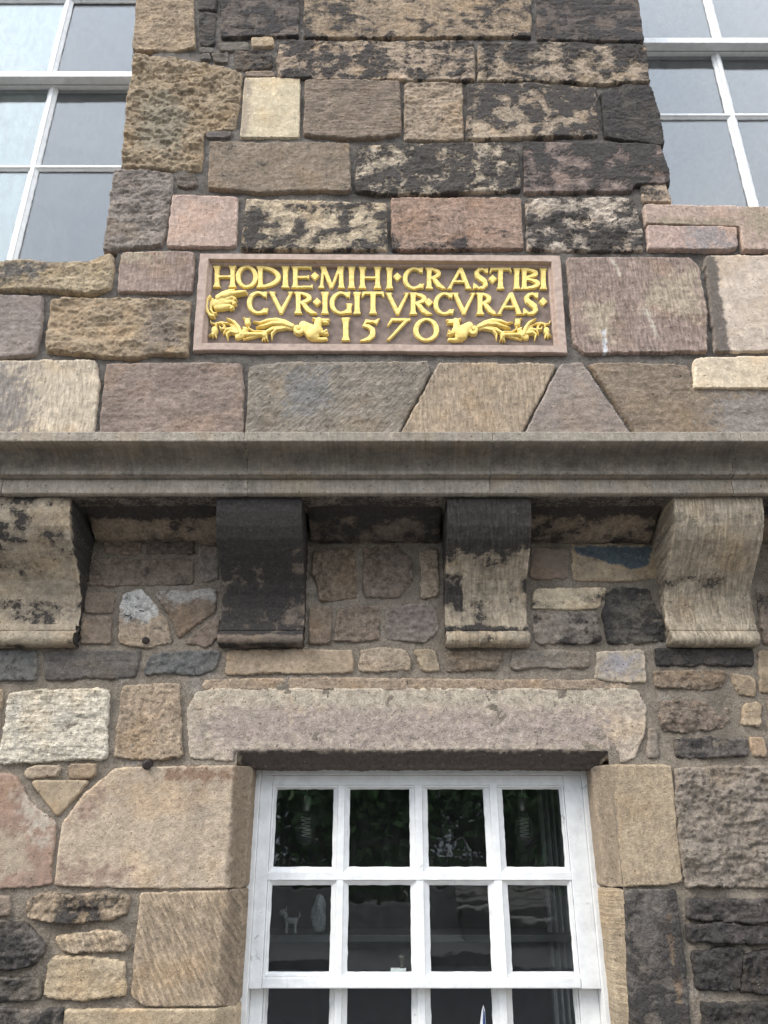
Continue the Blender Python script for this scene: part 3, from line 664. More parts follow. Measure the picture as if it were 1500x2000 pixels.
# ------------------------------------------------------------------ swept stones: corbels, cornice, soffit slabs
def sweep(name, prof, x0, x1, parent, col, crust, rough, tool, seed, loc_y, loc_z, crf=None, step=0.006, back=0.0, grit=0.7, cfn=0.9, end_shade_cr=0.0, tonef=None):
    """profile [(projection, height)] from bottom to top, swept along x, with carved ends"""
    P = np.array(prof, float); seg = np.sqrt((np.diff(P, axis=0)**2).sum(1)); S = np.concatenate([[0], np.cumsum(seg)])
    ns = max(8, int(S[-1] / step)); s = np.linspace(0, S[-1], ns)
    s = np.unique(np.concatenate([s, S])); ns = len(s)
    pr = np.stack([np.interp(s, S, P[:, 0]), np.interp(s, S, P[:, 1])], 1)
    tg = np.gradient(pr, axis=0); tg /= (np.linalg.norm(tg, axis=1)[:, None] + 1e-9); nr = np.stack([tg[:, 1], -tg[:, 0]], 1)
    nx = int((x1 - x0) / step) + 1; xs = np.linspace(x0, x1, nx)
    XX, SS = np.meshgrid(xs, s)
    dist_e = np.minimum(XX - x0, x1 - XX)
    d = rough * (0.5 * fbm(XX * 9 + 3, SS * 9, seed, 3) + 0.5 * fbm(XX * 34, SS * 34, seed + 3, 4, .6))
    chip = np.maximum(0, 1 - dist_e / 0.012) ** 2 * (0.0022 + 0.006 * np.maximum(0, fbm(XX * 12, SS * 15, seed + 8, 3)))
    d = d - chip
    Pj = pr[:, 0][:, None] + nr[:, 0][:, None] * d; H = pr[:, 1][:, None] + nr[:, 1][:, None] * d
    Xw = XX + 0.002 * fbm(SS * 10, XX * 0 + seed, seed + 1, 3) * np.sign(XX - (x0 + x1) / 2)
    V = np.stack([Xw, loc_y - Pj, loc_z + H], -1).reshape(-1, 3)
    idx = np.arange(ns * nx).reshape(ns, nx)
    Fq = np.stack([idx[:-1, :-1], idx[:-1, 1:], idx[1:, 1:], idx[1:, :-1]], -1).reshape(-1, 4).tolist()
    cf = fbm(XX * 8, SS * 9, seed + 41, 5, .7) * cfn + (crust - .5) * 2.1
    if crf is not None: cf = cf + crf(XX, SS / S[-1], (XX - x0) / (x1 - x0))
    C = np.ones((ns, nx, 4)); C[..., :3] = weather(col, XX, loc_z + SS, seed)
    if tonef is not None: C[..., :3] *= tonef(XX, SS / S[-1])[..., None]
    E = np.clip(1 - dist_e / 0.02, 0, 1)
    # ends: strips from the edge curve straight back to the wall
    n0 = len(V); exV, exC, exF = [], [], []
    nb = 7
    for side, e in ((0, idx[:, 0]), (1, idx[:, -1])):
        cols = [list(e)]
        for k in range(1, nb + 1):
            t = k / nb; row = []
            for i in range(ns):
                v = V[e[i]]; row.append(n0 + len(exV))
                exV.append((v[0] + 0.003 * math.sin(i * .7 + k) * (1 if k < nb else 0), v[1] * (1 - t) + (loc_y + back) * t, v[2])); exC.append(cf[i, 0 if side == 0 else -1])
            cols.append(row)
        for a, b in zip(cols[:-1], cols[1:]):
            for i in range(ns - 1):
                exF.append((a[i], a[i+1], b[i+1], b[i]) if side == 0 else (a[i], b[i], b[i+1], a[i+1]))
    V = np.concatenate([V, np.array(exV)]); Fq += exF
    m = len(exV)
    at = dict(grit=np.full(len(V), grit), col=np.concatenate([C.reshape(-1, 4), np.tile(rgba(col), (m, 1))]), crust=np.concatenate([cf.ravel(), np.array(exC) * 0.5 + end_shade_cr]),
              edge=np.concatenate([E.ravel() * 0.8, np.zeros(m)]), tool=np.tile(tool, (len(V), 1)))
    c0 = np.array([(x0 + x1) / 2, loc_y, loc_z])
    o = obj(name, V - c0, Fq, STONE, parent, tuple(c0), True, at)
    o.data.set_sharp_from_angle(angle=R(32))
    return o
# corbels: bottom roll, hollow, swelling top
CORB_Z = EYE + 0.598
def corbel_profile():
    p = [(0.0, 0.0), (0.048, 0.0)]
    for k in range(8):                                         # the roll
        a = R(-75 + k * 21); p.append((0.050 + 0.024 * math.cos(a), 0.024 + 0.024 * math.sin(a)))
    p += [(0.060, 0.050), (0.060, 0.068), (0.040, 0.071), (0.039, 0.095), (0.045, 0.130), (0.062, 0.168), (0.092, 0.207), (0.132, 0.242), (0.174, 0.273),
          (0.212, 0.305), (0.240, 0.342), (0.256, 0.382), (0.262, 0.420), (0.258, 0.450)]
    return p
def corbel_x(pl, pr): return pt(pl, 1252, -0.06)[0], pt(pr, 1252, -0.06)[0]
corb = [((-28, 140), 'sand', .27, 'vw', lambda X, s, u: 0.5 * np.maximum(0, s - .78) * 3 + .45 * np.exp(-((s - .36) / .04)**2) + .5 * np.exp(-((s - .66) / .05)**2) * (np.abs(u - .8) < .2), "tan corbel with flaked dark patches at the left edge of the picture"),
        ((424, 590), 'brown', .66, '', lambda X, s, u: -1.6 * np.exp(-((s - .13) / .018)**2) - .4 * sstep(.6, 1, u) * (s < .75) + .5 * (s > .6), "soot black corbel, second from the left"),
        ((873, 1036), 'sand', .37, 'v', lambda X, s, u: 1.5 * sstep(.60, .80, s) - .25 + .8 * np.exp(-((s - .42) / .09)**2) * (np.abs(u - .5) > .28) + .8 * np.exp(-((s - .20) / .02)**2), "corbel with black upper half and tan tooled lower half"),
        ((1314, 1487), 'sand', .10, 'vs', lambda X, s, u: 0.35 * np.exp(-((s - .5) / .12)**2), "pale tan corbel with crisp vertical tooling at the right")]
for i, ((a, b), c, cr, tl, cf, lab) in enumerate(corb):
    x0, x1 = corbel_x(a, b)
    o = sweep("corbel", corbel_profile(), x0, x1, house, np.array(lin(PAL[c])), cr, 0.004, TOOL[tl], 900 + i * 17, YL + 0.012, CORB_Z, cf, end_shade_cr=(.5, .6, .1, -.1)[i], cfn=1.35)  # corbel sides: shade painted in through the crust, along with soot
    o["label"] = lab
# corbels beyond the frame, the same spacing
for i, (a, b) in enumerate([(-470, -305), (1755, 1925)]):
    x0, x1 = corbel_x(a, b)
    sweep("corbel", corbel_profile(), x0, x1, house, np.array(lin(PAL['tan'])), .4, 0.004, TOOL['vw'], 990 + i * 17, YL + 0.012, CORB_Z, step=0.01)
# cornice: fascia, fillet, hollow, crowning fillet; five blocks butted end to end
CZ = EYE + 1.030
cor_prof = [(0.0, 0.0), (0.272, 0.0), (0.277, 0.004), (0.277, 0.050), (0.274, 0.053), (0.300, 0.055), (0.303, 0.058), (0.303, 0.067), (0.299, 0.069), (0.3005, 0.080), (0.305, 0.092), (0.314, 0.104),
            (0.329, 0.115), (0.349, 0.122), (0.372, 0.125), (0.388, 0.1255), (0.392, 0.129), (0.392, 0.158), (0.388, 0.162), (0.0, 0.20)]
cornice = empty("cornice", (0, -0.3, CZ), house); cornice["label"] = "moulded grey stone cornice running across above the corbels"
jx = [-1.72, pt(0, 960, -0.28)[0], pt(482, 960, -0.28)[0], pt(958, 960, -0.28)[0], pt(1434, 960, -0.28)[0], 1.78]
jx = [-EXT, jx[0]] + jx[1:] + [2.6, EXT]
jx = sorted(set(jx))
for i in range(len(jx) - 1):
    vis = jx[i] < 1.7 and jx[i + 1] > -1.7
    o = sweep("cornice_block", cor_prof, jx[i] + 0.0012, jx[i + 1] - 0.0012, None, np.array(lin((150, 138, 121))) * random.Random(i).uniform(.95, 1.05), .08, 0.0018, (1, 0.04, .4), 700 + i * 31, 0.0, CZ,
              lambda X, s, u: 0.42 * np.exp(-((s - .455) / .062)**4) + 0.6 * np.exp(-((s - .385) / .012)**2) + .3 * (s > .528) - .2 * ((s > .3) & (s < .37)) + .9 * np.maximum(0, perlin(X * 9, X * 0 + 3.3, 77) - .12) * (s > .295) * (s < .34) + .9 * (s < .28), step=0.007 if vis else 0.02, grit=.45, cfn=.3,  # crust on soffit and hollow carries painted shade as well as soot
              tonef=lambda X, s: (1 - .42 * np.exp(-((s - .46) / .06)**4) * (1 + .35 * fbm(X * 14, s * 9, 71, 3)) - .14 * (s > .53)))  # hollow darkened: shade of its downward face put into the colour, with soot
    if i > 0:
        jn = sweep("mortar_joint", [(max(0, a - .004), b if b < .1 else b - .003) for a, b in cor_prof], jx[i] - .007, jx[i] + .007, None, np.array(lin((120, 112, 100))), .2, .004, TOOL[''], 800 + i, 0.0, CZ + .001)
        jn.parent = cornice; jn.matrix_parent_inverse = cornice.matrix_basis.inverted()
    o.parent = cornice; o.matrix_parent_inverse = cornice.matrix_basis.inverted()
# cove slabs closing the bays between the corbels
cx = [corbel_x(a, b) for (a, b) in [(-470, -305), (-28, 140), (424, 590), (873, 1036), (1314, 1487), (1755, 1925)]]
for i in range(len(cx) - 1):
    a, b = cx[i][1] + 0.012, cx[i + 1][0] - 0.012
    prof = [(0.0, -0.016), (0.035, -0.014), (0.055, -0.004), (0.13, 0.034), (0.19, 0.050), (0.235, 0.052)]
    o = sweep("soffit_slab", prof, a, b, house, np.array(lin(PAL['tan2' if i != 2 else 'brown'])), .47 if i != 2 else .56, 0.006, (1, 0, .2), 640 + i * 11, 0.0, Z_SOF - 0.045,
              lambda X, s, u: 1.3 * sstep(.45, .8, s) - .15)

# ------------------------------------------------------------------ windows
def bar(name, p0, p1, w, dep, y_glass, parent, mat=WHITE, face=0.4, seed=0, ends=True, dy=0.0):
    """glazing bar or sash member from p0 to p1 (x, z): sloping putty sides, flat nose, hand-painted wobble"""
    (xa, za), (xb, zb) = p0, p1; Ln = math.hypot(xb - xa, zb - za); ux, uz = (xb - xa) / Ln, (zb - za) / Ln; nx_, nz_ = -uz, ux
    n = max(4, int(Ln / 0.02)); rs = random.Random(seed + int(abs(xa * 977 + za * 131) * 100))
    hw = w / 2; V, Fc = [], []
    prof = [(-hw, 0.002), (-hw * 0.96, -0.003), (-hw * (face + .12), -dep * .66), (-hw * face, -dep), (hw * face, -dep), (hw * (face + .12), -dep * .66), (hw * 0.96, -0.003), (hw, 0.002)]
    for i in range(n + 1):
        t = Ln * i / n
        for j, (o_, y_) in enumerate(prof):
            o2 = o_ + rs.uniform(-.0012, .0012) * (.95 if j in (0, 1, 6, 7) else .25)
            V.append((xa + ux * t + nx_ * o2, y_glass + y_ + dy + rs.uniform(-.0004, .0004), za + uz * t + nz_ * o2))
    m = len(prof)
    for i in range(n):
        for j in range(m - 1): Fc.append((i*m + j, i*m + j + 1, (i+1)*m + j + 1, (i+1)*m + j))
        Fc.append((i*m + m - 1, i*m, (i+1)*m, (i+1)*m + m - 1))
    Fc += [tuple(range(m)), tuple(n*m + k for k in range(m - 1, -1, -1))]
    A = np.array(V); c0 = A.mean(0)
    o = obj(name, A - c0, Fc, mat, parent, tuple(c0), False); return o
def pane(x0, x1, z0, z1, y, parent, mat):
    o = box("pane", x0, x1, y, y + 0.003, z0, z1, mat, parent); r = random.Random(int(abs(x0 * 7919 + z0 * 3571) * 100))
    o.rotation_euler = (r.uniform(-.006, .006), 0, r.uniform(-.006, .006)); return o

win = empty("sash_window", (0.12, 0.13, ZB), house); win["label"] = "white small paned sash window in the ground storey"
def wb(fn, *a, par=win, **k):
    o = fn(*a, **k); o.parent = par; o.matrix_parent_inverse = par.matrix_basis.inverted(); return o
YG = 0.150                                            # glass of the outer (upper) sash
colpx = [(537, 650), (683, 800), (836, 947), (985, 1098)]
cols_ = [(pt(a, 1615, YG)[0], pt(b, 1615, YG)[0]) for a, b in colpx]
r1 = (pt(750, 1541, YG)[1], pt(750, 1693, YG)[1]); r2 = (pt(750, 1729, YG)[1], pt(750, 1899, YG)[1])
YG2 = 0.192
rl = r2[1] - 0.028                                    # top of the lower sash's first row
hgt = r2[0] - r2[1]
sill_z = ZB + 0.01
rows_lo = []
zz = rl
hl = (zz - (sill_z + 0.075) - 0.05) / 2
rows_lo = [(zz, zz - hl), (zz - hl - 0.05, zz - 2 * hl - 0.05)]
# box frame
wb(box, "frame_jamb", XL - 0.005, XL + 0.022, 0.118, 0.24, ZB, ZT + 0.01, WHITE, None, 0.003)
wb(box, "frame_jamb", XR - 0.022, XR + 0.005, 0.118, 0.24, ZB, ZT + 0.01, WHITE, None, 0.003)
wb(box, "frame_head", XL + 0.022, XR - 0.022, 0.120, 0.24, ZT - 0.020, ZT + 0.012, WHITE, None, 0.003)
wb(box, "frame_sill", XL - 0.005, XR + 0.005, 0.09, 0.26, ZB - 0.03, ZB + 0.012, WHITE, None, 0.006)
for (rows, y, zt, zb_, tag_) in ((([r1, r2]), YG, ZT - 0.020, r2[1] - 0.040, 'u'), (rows_lo, YG2, r2[1] - 0.004, sill_z, 'l')):
    xl, xr = XL + 0.022, XR - 0.022; fr = y - 0.020
    # stiles and rails (square section with a putty slope to the glass)
    wb(box, "sash_stile", xl, cols_[0][0] - 0.012, fr, y + 0.024, zb_, zt, WHITE, None, 0.003)
    wb(box, "sash_stile", cols_[3][1] + 0.012, xr, fr, y + 0.024, zb_, zt, WHITE, None, 0.003)
    wb(box, "sash_rail", cols_[0][0] - 0.012, cols_[3][1] + 0.012, fr + 0.0012, y + 0.022, rows[0][0] + 0.010, zt - 0.001, WHITE, None, 0.003)
    wb(box, "sash_rail", cols_[0][0] - 0.012, cols_[3][1] + 0.012, fr - 0.0022, y + 0.022, zb_ + 0.0015, rows[-1][1] - 0.010, WHITE, None, 0.004)
    # putty fillets round the sash
    wb(bar, "putty", (cols_[0][0] - 0.008, zb_ + .01), (cols_[0][0] - 0.008, zt - .005), 0.018, 0.015, y, None, face=.3, seed=1)
    wb(bar, "putty", (cols_[3][1] + 0.008, zb_ + .01), (cols_[3][1] + 0.008, zt - .005), 0.018, 0.015, y, None, face=.3, seed=2)
    wb(bar, "putty", (cols_[0][0] - .02, rows[0][0] + 0.007), (cols_[3][1] + .02, rows[0][0] + 0.007), 0.016, 0.014, y, None, face=.3, seed=3)
    wb(bar, "putty", (cols_[0][0] - .02, rows[-1][1] - 0.007), (cols_[3][1] + .02, rows[-1][1] - 0.007), 0.016, 0.014, y, None, face=.3, seed=4)
    for i in range(3):
        xm = (cols_[i][1] + cols_[i + 1][0]) / 2; w = cols_[i + 1][0] - cols_[i][1]
        wb(bar, "glazing_bar", (xm, rows[-1][1] - 0.012), (xm, rows[0][0] + 0.012), w, 0.017, y, None, face=.36, seed=10 + i)
    zm = (rows[0][1] + rows[1][0]) / 2
    wb(bar, "glazing_bar", (cols_[0][0] - 0.012, zm), (cols_[3][1] + 0.012, zm), rows[0][1] - rows[1][0], 0.0188, y, None, face=.38, seed=20)
    for (a, b) in cols_:
        for (zt_, zb2) in rows: wb(pane, a - 0.006, b + 0.006, zb2 - 0.006, zt_ + 0.006, y + 0.0025, None, GLASS)
# sash fastener on the meeting rail, seen through the glass
BR = mat_plain("dark_bronze", (0.05, 0.04, 0.03), 0.4, 0.3, 80, 0.0005, 0.5, 0.6)
zf = r2[1] - 0.006; xf = pt(786, 1880, YG)[0]
fx = join([box_vf(xf - .035, xf + .012, YG + .03, YG + .05, zf - .004, zf + .012, .002)])
wb(lambda: obj("fastener_plate", fx[0], fx[1], WHITE, None))
fx = tube_vf([(xf, YG + .04, zf + .010), (xf, YG + .04, zf + .016), (xf, YG + .04, zf + .030), (xf, YG + .04, zf + .036), (xf, YG + .04, zf + .044), (xf, YG + .04, zf + .048)], [.010, .005, .005, .011, .012, .005], 12)
wb(lambda: obj("fastener_knob", fx[0], fx[1], BR, None, smooth=True))

def upper_window(label, X0, X1, Z0, Z1, bars_x, zbar, zmeet, ztop, seed):
    w = empty("tall_sash_window", ((X0 + X1) / 2, YU + 0.2, Z0), house); w["label"] = label
    k = lambda fn, *a, **q: wb(fn, *a, par=w, **q)
    yu, yl = YU + 0.180, YU + 0.226                      # glass of the upper (outer) and lower sash
    sx0, sx1 = X0 + 0.04, X1 - 0.04
    k(box, "frame_jamb", X0 - .06, sx0, YU + .14, YU + .27, Z0 - .1, Z1, WHITE, None, .003)
    k(box, "frame_jamb", sx1, X1 + .06, YU + .14, YU + .27, Z0 - .1, Z1, WHITE, None, .003)
    k(box, "frame_head", sx0, sx1, YU + .14, YU + .27, Z1 - .05, Z1 + .02, WHITE, None, .003)
    k(box, "frame_sill", sx0, sx1, YU + .12, YU + .28, Z0 - .1, Z0 - .02, WHITE, None, .004)
    for (y, zt, zb_, hs) in ((yu, Z1 - .05, zmeet, ztop), (yl, zmeet + .035, Z0 - .02, zbar)):
        k(box, "sash_stile", sx0, sx0 + .045, y - .018, y + .022, zb_, zt, WHITE, None, .003)
        k(box, "sash_stile", sx1 - .045, sx1, y - .018, y + .022, zb_, zt, WHITE, None, .003)
        k(box, "sash_rail", sx0 + .045, sx1 - .045, y - .0195, y + .022, zb_, zb_ + (.036 if y == yu else .08), WHITE, None, .003)
        k(box, "sash_rail", sx0 + .045, sx1 - .045, y - .0195, y + .022, zt - .035, zt, WHITE, None, .003)
        for i, bx_ in enumerate(bars_x): k(bar, "glazing_bar", (bx_, zb_ + .03), (bx_, zt - .02), .046, .017, y, None, face=.34, seed=seed + i)
        for z in hs: k(bar, "glazing_bar", (sx0 + .04, z), (sx1 - .04, z), .034, .0152, y, None, face=.34, seed=seed + 9)
        xs = [sx0 + .04] + list(bars_x) + [sx1 - .04]
        zs = [zb_ + .02] + list(hs) + [zt - .02]
        for a, b in zip(xs[:-1], xs[1:]):
            for c, d in zip(zs[:-1], zs[1:]): k(pane, a, b, c, d, y + .0025, None, GLASS_U)
    # room behind it
    rx0, rx1, ry0, ry1, rz0, rz1 = X0 - .25, X1 + .25, YU + .29, 2.6, Z0 - .5, Z1 + .3
    v = [(x, y, z) for x in (rx0, rx1) for y in (ry0, ry1) for z in (rz0, rz1)]
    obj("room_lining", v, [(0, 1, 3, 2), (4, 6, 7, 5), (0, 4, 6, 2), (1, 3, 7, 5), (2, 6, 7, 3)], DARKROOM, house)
    # reveals in stone
    for xx in (X0, X1):
        s = 1 if xx == X0 else -1
        box("window_reveal", min(xx, xx - s * .08), max(xx, xx - s * .08), YU + .012, YU + .29, Z0 - .12, Z1 + .02, MORT_U, house)
    box("window_reveal", X0 + .002, X1 - .002, YU + .012, YU + .288, Z1 + .002, Z1 + .12, MORT_U, house)
    return w
yl_ = YU + 0.226
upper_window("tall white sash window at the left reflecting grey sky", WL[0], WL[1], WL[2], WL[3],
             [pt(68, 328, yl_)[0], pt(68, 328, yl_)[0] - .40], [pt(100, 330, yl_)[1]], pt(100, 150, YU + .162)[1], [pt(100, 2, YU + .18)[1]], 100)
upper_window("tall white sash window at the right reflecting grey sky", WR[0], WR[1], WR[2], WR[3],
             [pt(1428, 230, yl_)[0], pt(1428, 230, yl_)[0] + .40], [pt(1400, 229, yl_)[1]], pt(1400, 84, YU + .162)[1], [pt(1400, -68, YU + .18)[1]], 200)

# ------------------------------------------------------------------ house shell and the room behind the lower window
SH = mat_plain("harled_wall", (0.25, 0.23, 0.2), 0.95, 0.15, 20, 0.003)
v = [(x, y, z) for x in (-EXT, EXT) for y in (0.0, 6.0) for z in (0.0, Z_TOP)]
v = [(a, (YU + .01 if (b == 0 and c > 1) else b + (.01 if b == 0 else 0)), c) for a, b, c in v]
obj("rear_wall", v, [(2, 3, 7, 6), (0, 1, 3, 2), (4, 6, 7, 5), (1, 5, 7, 3)], SH, house)
rx0, rx1, ry0, ry1, rz0, rz1 = -1.3, 1.5, 0.27, 3.2, 0.3, 2.45
v = [(x, y, z) for x in (rx0, rx1) for y in (ry0, ry1) for z in (rz0, rz1)]
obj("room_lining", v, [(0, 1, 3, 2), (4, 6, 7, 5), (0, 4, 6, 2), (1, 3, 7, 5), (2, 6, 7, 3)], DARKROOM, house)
box("inner_sill", XL - .05, XR + .05, 0.245, 0.40, ZB - .01, ZB + .012, WHITE, house, .003)

# ------------------------------------------------------------------ the carved plaque
PLQ_STONE = mat_plain("pink_plaque_stone", lin((166, 142, 126)), 0.9, 0.2, 45, 0.003, 0.2)
PANEL = mat_plain("brown_plaque_ground", lin((118, 101, 90)), 0.9, 0.25, 40, 0.003, 0.2)
YP = YU + 0.012                                       # recessed ground of the panel
plq = empty("inscribed_plaque", (0.0, YU, pt(742, 690, YU)[1]))
tag(plq, "pink stone plaque with gilded Latin inscription dated 1570 set in the wall", "plaque")
def pk(o):
    o.parent = plq; o.matrix_parent_inverse = plq.matrix_basis.inverted(); return o
q_out = [(390, 494), (1095, 498), (1108, 689), (376, 684)]
q_in = [(407, 506), (1078, 511), (1091, 674), (394, 669)]
q_pan = [(414, 515), (1071, 520), (1082, 668), (402, 663)]
def ring(q, Y, dy): return [np.array((pt(a, b, Y)[0], Y + dy, pt(a, b, Y)[1])) for a, b in q]
YF = YU - 0.020
def inset(P, d):
    """move a quad's corners inwards by d metres"""
    out = []
    for i in range(4):
        a, b, c = P[i - 1], P[i], P[(i + 1) % 4]
        e1 = (a - b) / np.linalg.norm(a - b); e2 = (c - b) / np.linalg.norm(c - b)
        out.append(b + (e1 + e2) * d)
    return out
o_ = ring(q_out, YF, 0); i_ = ring(q_in, YF, 0)
rings = []
def at_y(P, y): return [np.array((p[0], y, p[2])) for p in P]
rings.append(at_y(o_, YU + 0.03)); rings.append(at_y(o_, YF + 0.004)); rings.append(at_y(inset(o_, .003), YF)); rings.append(at_y(inset(i_, -.002), YF))
rings.append(at_y(i_, YF + .003)); rings.append(at_y(inset(i_, .002), YF + .017)); rings.append(at_y(inset(i_, .007), YF + .018)); rings.append(at_y(inset(i_, .011), YF + .024)); rings.append(at_y(inset(i_, .013), YP + .003))
V, Fc = [], []
for Rg in rings:
    base = len(V)
    # each side cut in pieces so the edges can wobble
    for s in range(4):
        for k in range(24):
            t = k / 24; p = Rg[s] * (1 - t) + Rg[(s + 1) % 4] * t
            V.append(tuple(p + np.array((random.Random(s*31+k).uniform(-.0012, .0012), random.Random(s*37+k).uniform(-.0008, .0008), random.Random(s*41+k).uniform(-.0012, .0012)))))
M_ = 96
for r in range(len(rings) - 1):
    for k in range(M_): Fc.append((r*M_ + k, r*M_ + (k+1) % M_, (r+1)*M_ + (k+1) % M_, (r+1)*M_ + k)[::-1])
pk(obj("frame", V, Fc, PLQ_STONE, None))
# sunk ground
def grid_field(name, x0, x1, z0, z1, step, hfun, Y, mat, base=0.0, cut=None):
    nx, nzz = int((x1 - x0) / step) + 2, int((z1 - z0) / step) + 2
    X, Z = np.meshgrid(x0 + np.arange(nx) * step, z0 + np.arange(nzz) * step)
    h, keep = hfun(X, Z)
    q = keep[:-1, :-1] & keep[1:, :-1] & keep[:-1, 1:] & keep[1:, 1:]
    idx = np.arange(X.size).reshape(X.shape)
    Fq = np.stack([idx[:-1, :-1][q], idx[:-1, 1:][q], idx[1:, 1:][q], idx[1:, :-1][q]], 1)
    us = np.unique(Fq); mp = np.zeros(X.size, int); mp[us] = np.arange(len(us))
    V = np.stack([X.ravel(), Y - h.ravel(), Z.ravel()], 1)[us]; c0 = V.mean(0)
    return pk(obj(name, V - c0, mp[Fq], mat, None, tuple(c0), True))
pz0, pz1 = pt(750, 674, YF)[1] - .01, pt(750, 504, YF)[1] + .01; px0, px1 = pt(390, 600, YF)[0], pt(1093, 600, YF)[0]
grid_field("panel", px0, px1, pz0, pz1, 0.006, lambda X, Z: (0.0022 * fbm(X * 18, Z * 18, 5, 4, .6), np.ones(X.shape, bool)), YP, PANEL)

# relief lettering: signed distance of strokes, in the photo's survey units
def seg_sd(PX, PY, ch):
    d = np.full(PX.shape, -1e9)
    for (ax, ay, ar), (bx, by, br) in zip(ch[:-1], ch[1:]):
        ex, ey = bx - ax, by - ay; L_ = ex*ex + ey*ey + 1e-9
        t = np.clip(((PX - ax) * ex + (PY - ay) * ey) / L_, 0, 1)
        d = np.maximum(d, ar + (br - ar) * t - np.hypot(PX - ax - ex*t, PY - ay - ey*t))
    return d
def relief(name, polys, chains, H, dome=False, hk=1.0, step=0.0014, lifts=None):
    A = [p for P in polys for p in P]
    for ch in chains:
        for (a, b, r) in ch: A += [(a - r, b - r), (a + r, b + r)]
    A = np.array(A); (ax, ay), (bx, by) = A.min(0) - 2, A.max(0) + 2
    c = [pt(ax, ay, YP), pt(bx, ay, YP), pt(ax, by, YP), pt(bx, by, YP)]
    x0, x1 = min(p[0] for p in c), max(p[0] for p in c); z0, z1 = min(p[1] for p in c), max(p[1] for p in c)
    def hf(X, Z):
        PX, PY = proj(X, Z, YP - H * .5)
        sd = np.full(X.shape, -1e9); dm = np.zeros(X.shape)
        for P in polys: sd = np.maximum(sd, poly_sdf(PX, PY, P))
        for ci, ch in enumerate(chains):
            lf = lifts[ci] if lifts else 0.0
            s = seg_sd(PX, PY, ch); sd = np.maximum(sd, s)
            if dome:
                for a, b in zip(ch[:-1], ch[1:]):
                    q = seg_sd(PX, PY, [a, b]); rr = max(a[2], b[2])
                    t = np.clip(1 - q / max(rr, .5), 0, 1)
                    dm = np.maximum(dm, np.where(q > 0, np.sqrt(np.clip(1 - t*t, 0, 1)) * min(rr * 0.0011, 0.010) + lf * np.clip(q / .7, 0, 1), 0))
        sd = sd + 0.18 * perlin(PX * .35, PY * .35, 3)
        e = np.clip((sd + .4) / .75, 0, 1)
        h = H * e - .004 * (1 - e)
        if dome: h = 0.008 * e - .004 * (1 - e) + dm * hk
        else: h = h + 0.0012 * perlin(X * 60, Z * 60, 9) * e
        return h, sd > -1.3
    o = grid_field(name, x0, x1, z0, z1, step, hf, YP, GOLD)
    if not dome: o.data.set_sharp_from_angle(angle=R(40))
    return o
def stem(xt, yt, xb, yb, wm, we):
    """a stem that flares to serifs at both ends"""
    P, Q = [], []
    ex, ey = xb - xt, yb - yt; L_ = math.hypot(ex, ey); nx_ = ey / L_; 
    for t, w in ((0, we), (.05, we * .93), (.13, wm * 1.16), (.3, wm), (.7, wm), (.87, wm * 1.16), (.95, we * .93), (1, we)):
        x, y = xt + ex * t, yt + ey * t; P.append((x - w / 2, y)); Q.append((x + w / 2, y))
    return P + Q[::-1]
def arc(cx_, cy_, rx, ry, a0, a1, w0, w1, n=26):
    """bowed stroke, thin at top and bottom (w0), thick at the sides (w1); angles clockwise from east in picture"""
    ch = []
    for i in range(n + 1):
        a = R(a0 + (a1 - a0) * i / n); k = abs(math.cos(a)) ** 1.4; w = w0 + (w1 - w0) * k
        ch.append((cx_ + (rx - w / 2) * math.cos(a), cy_ + (ry - w / 2) * math.sin(a), w / 2))
    return ch
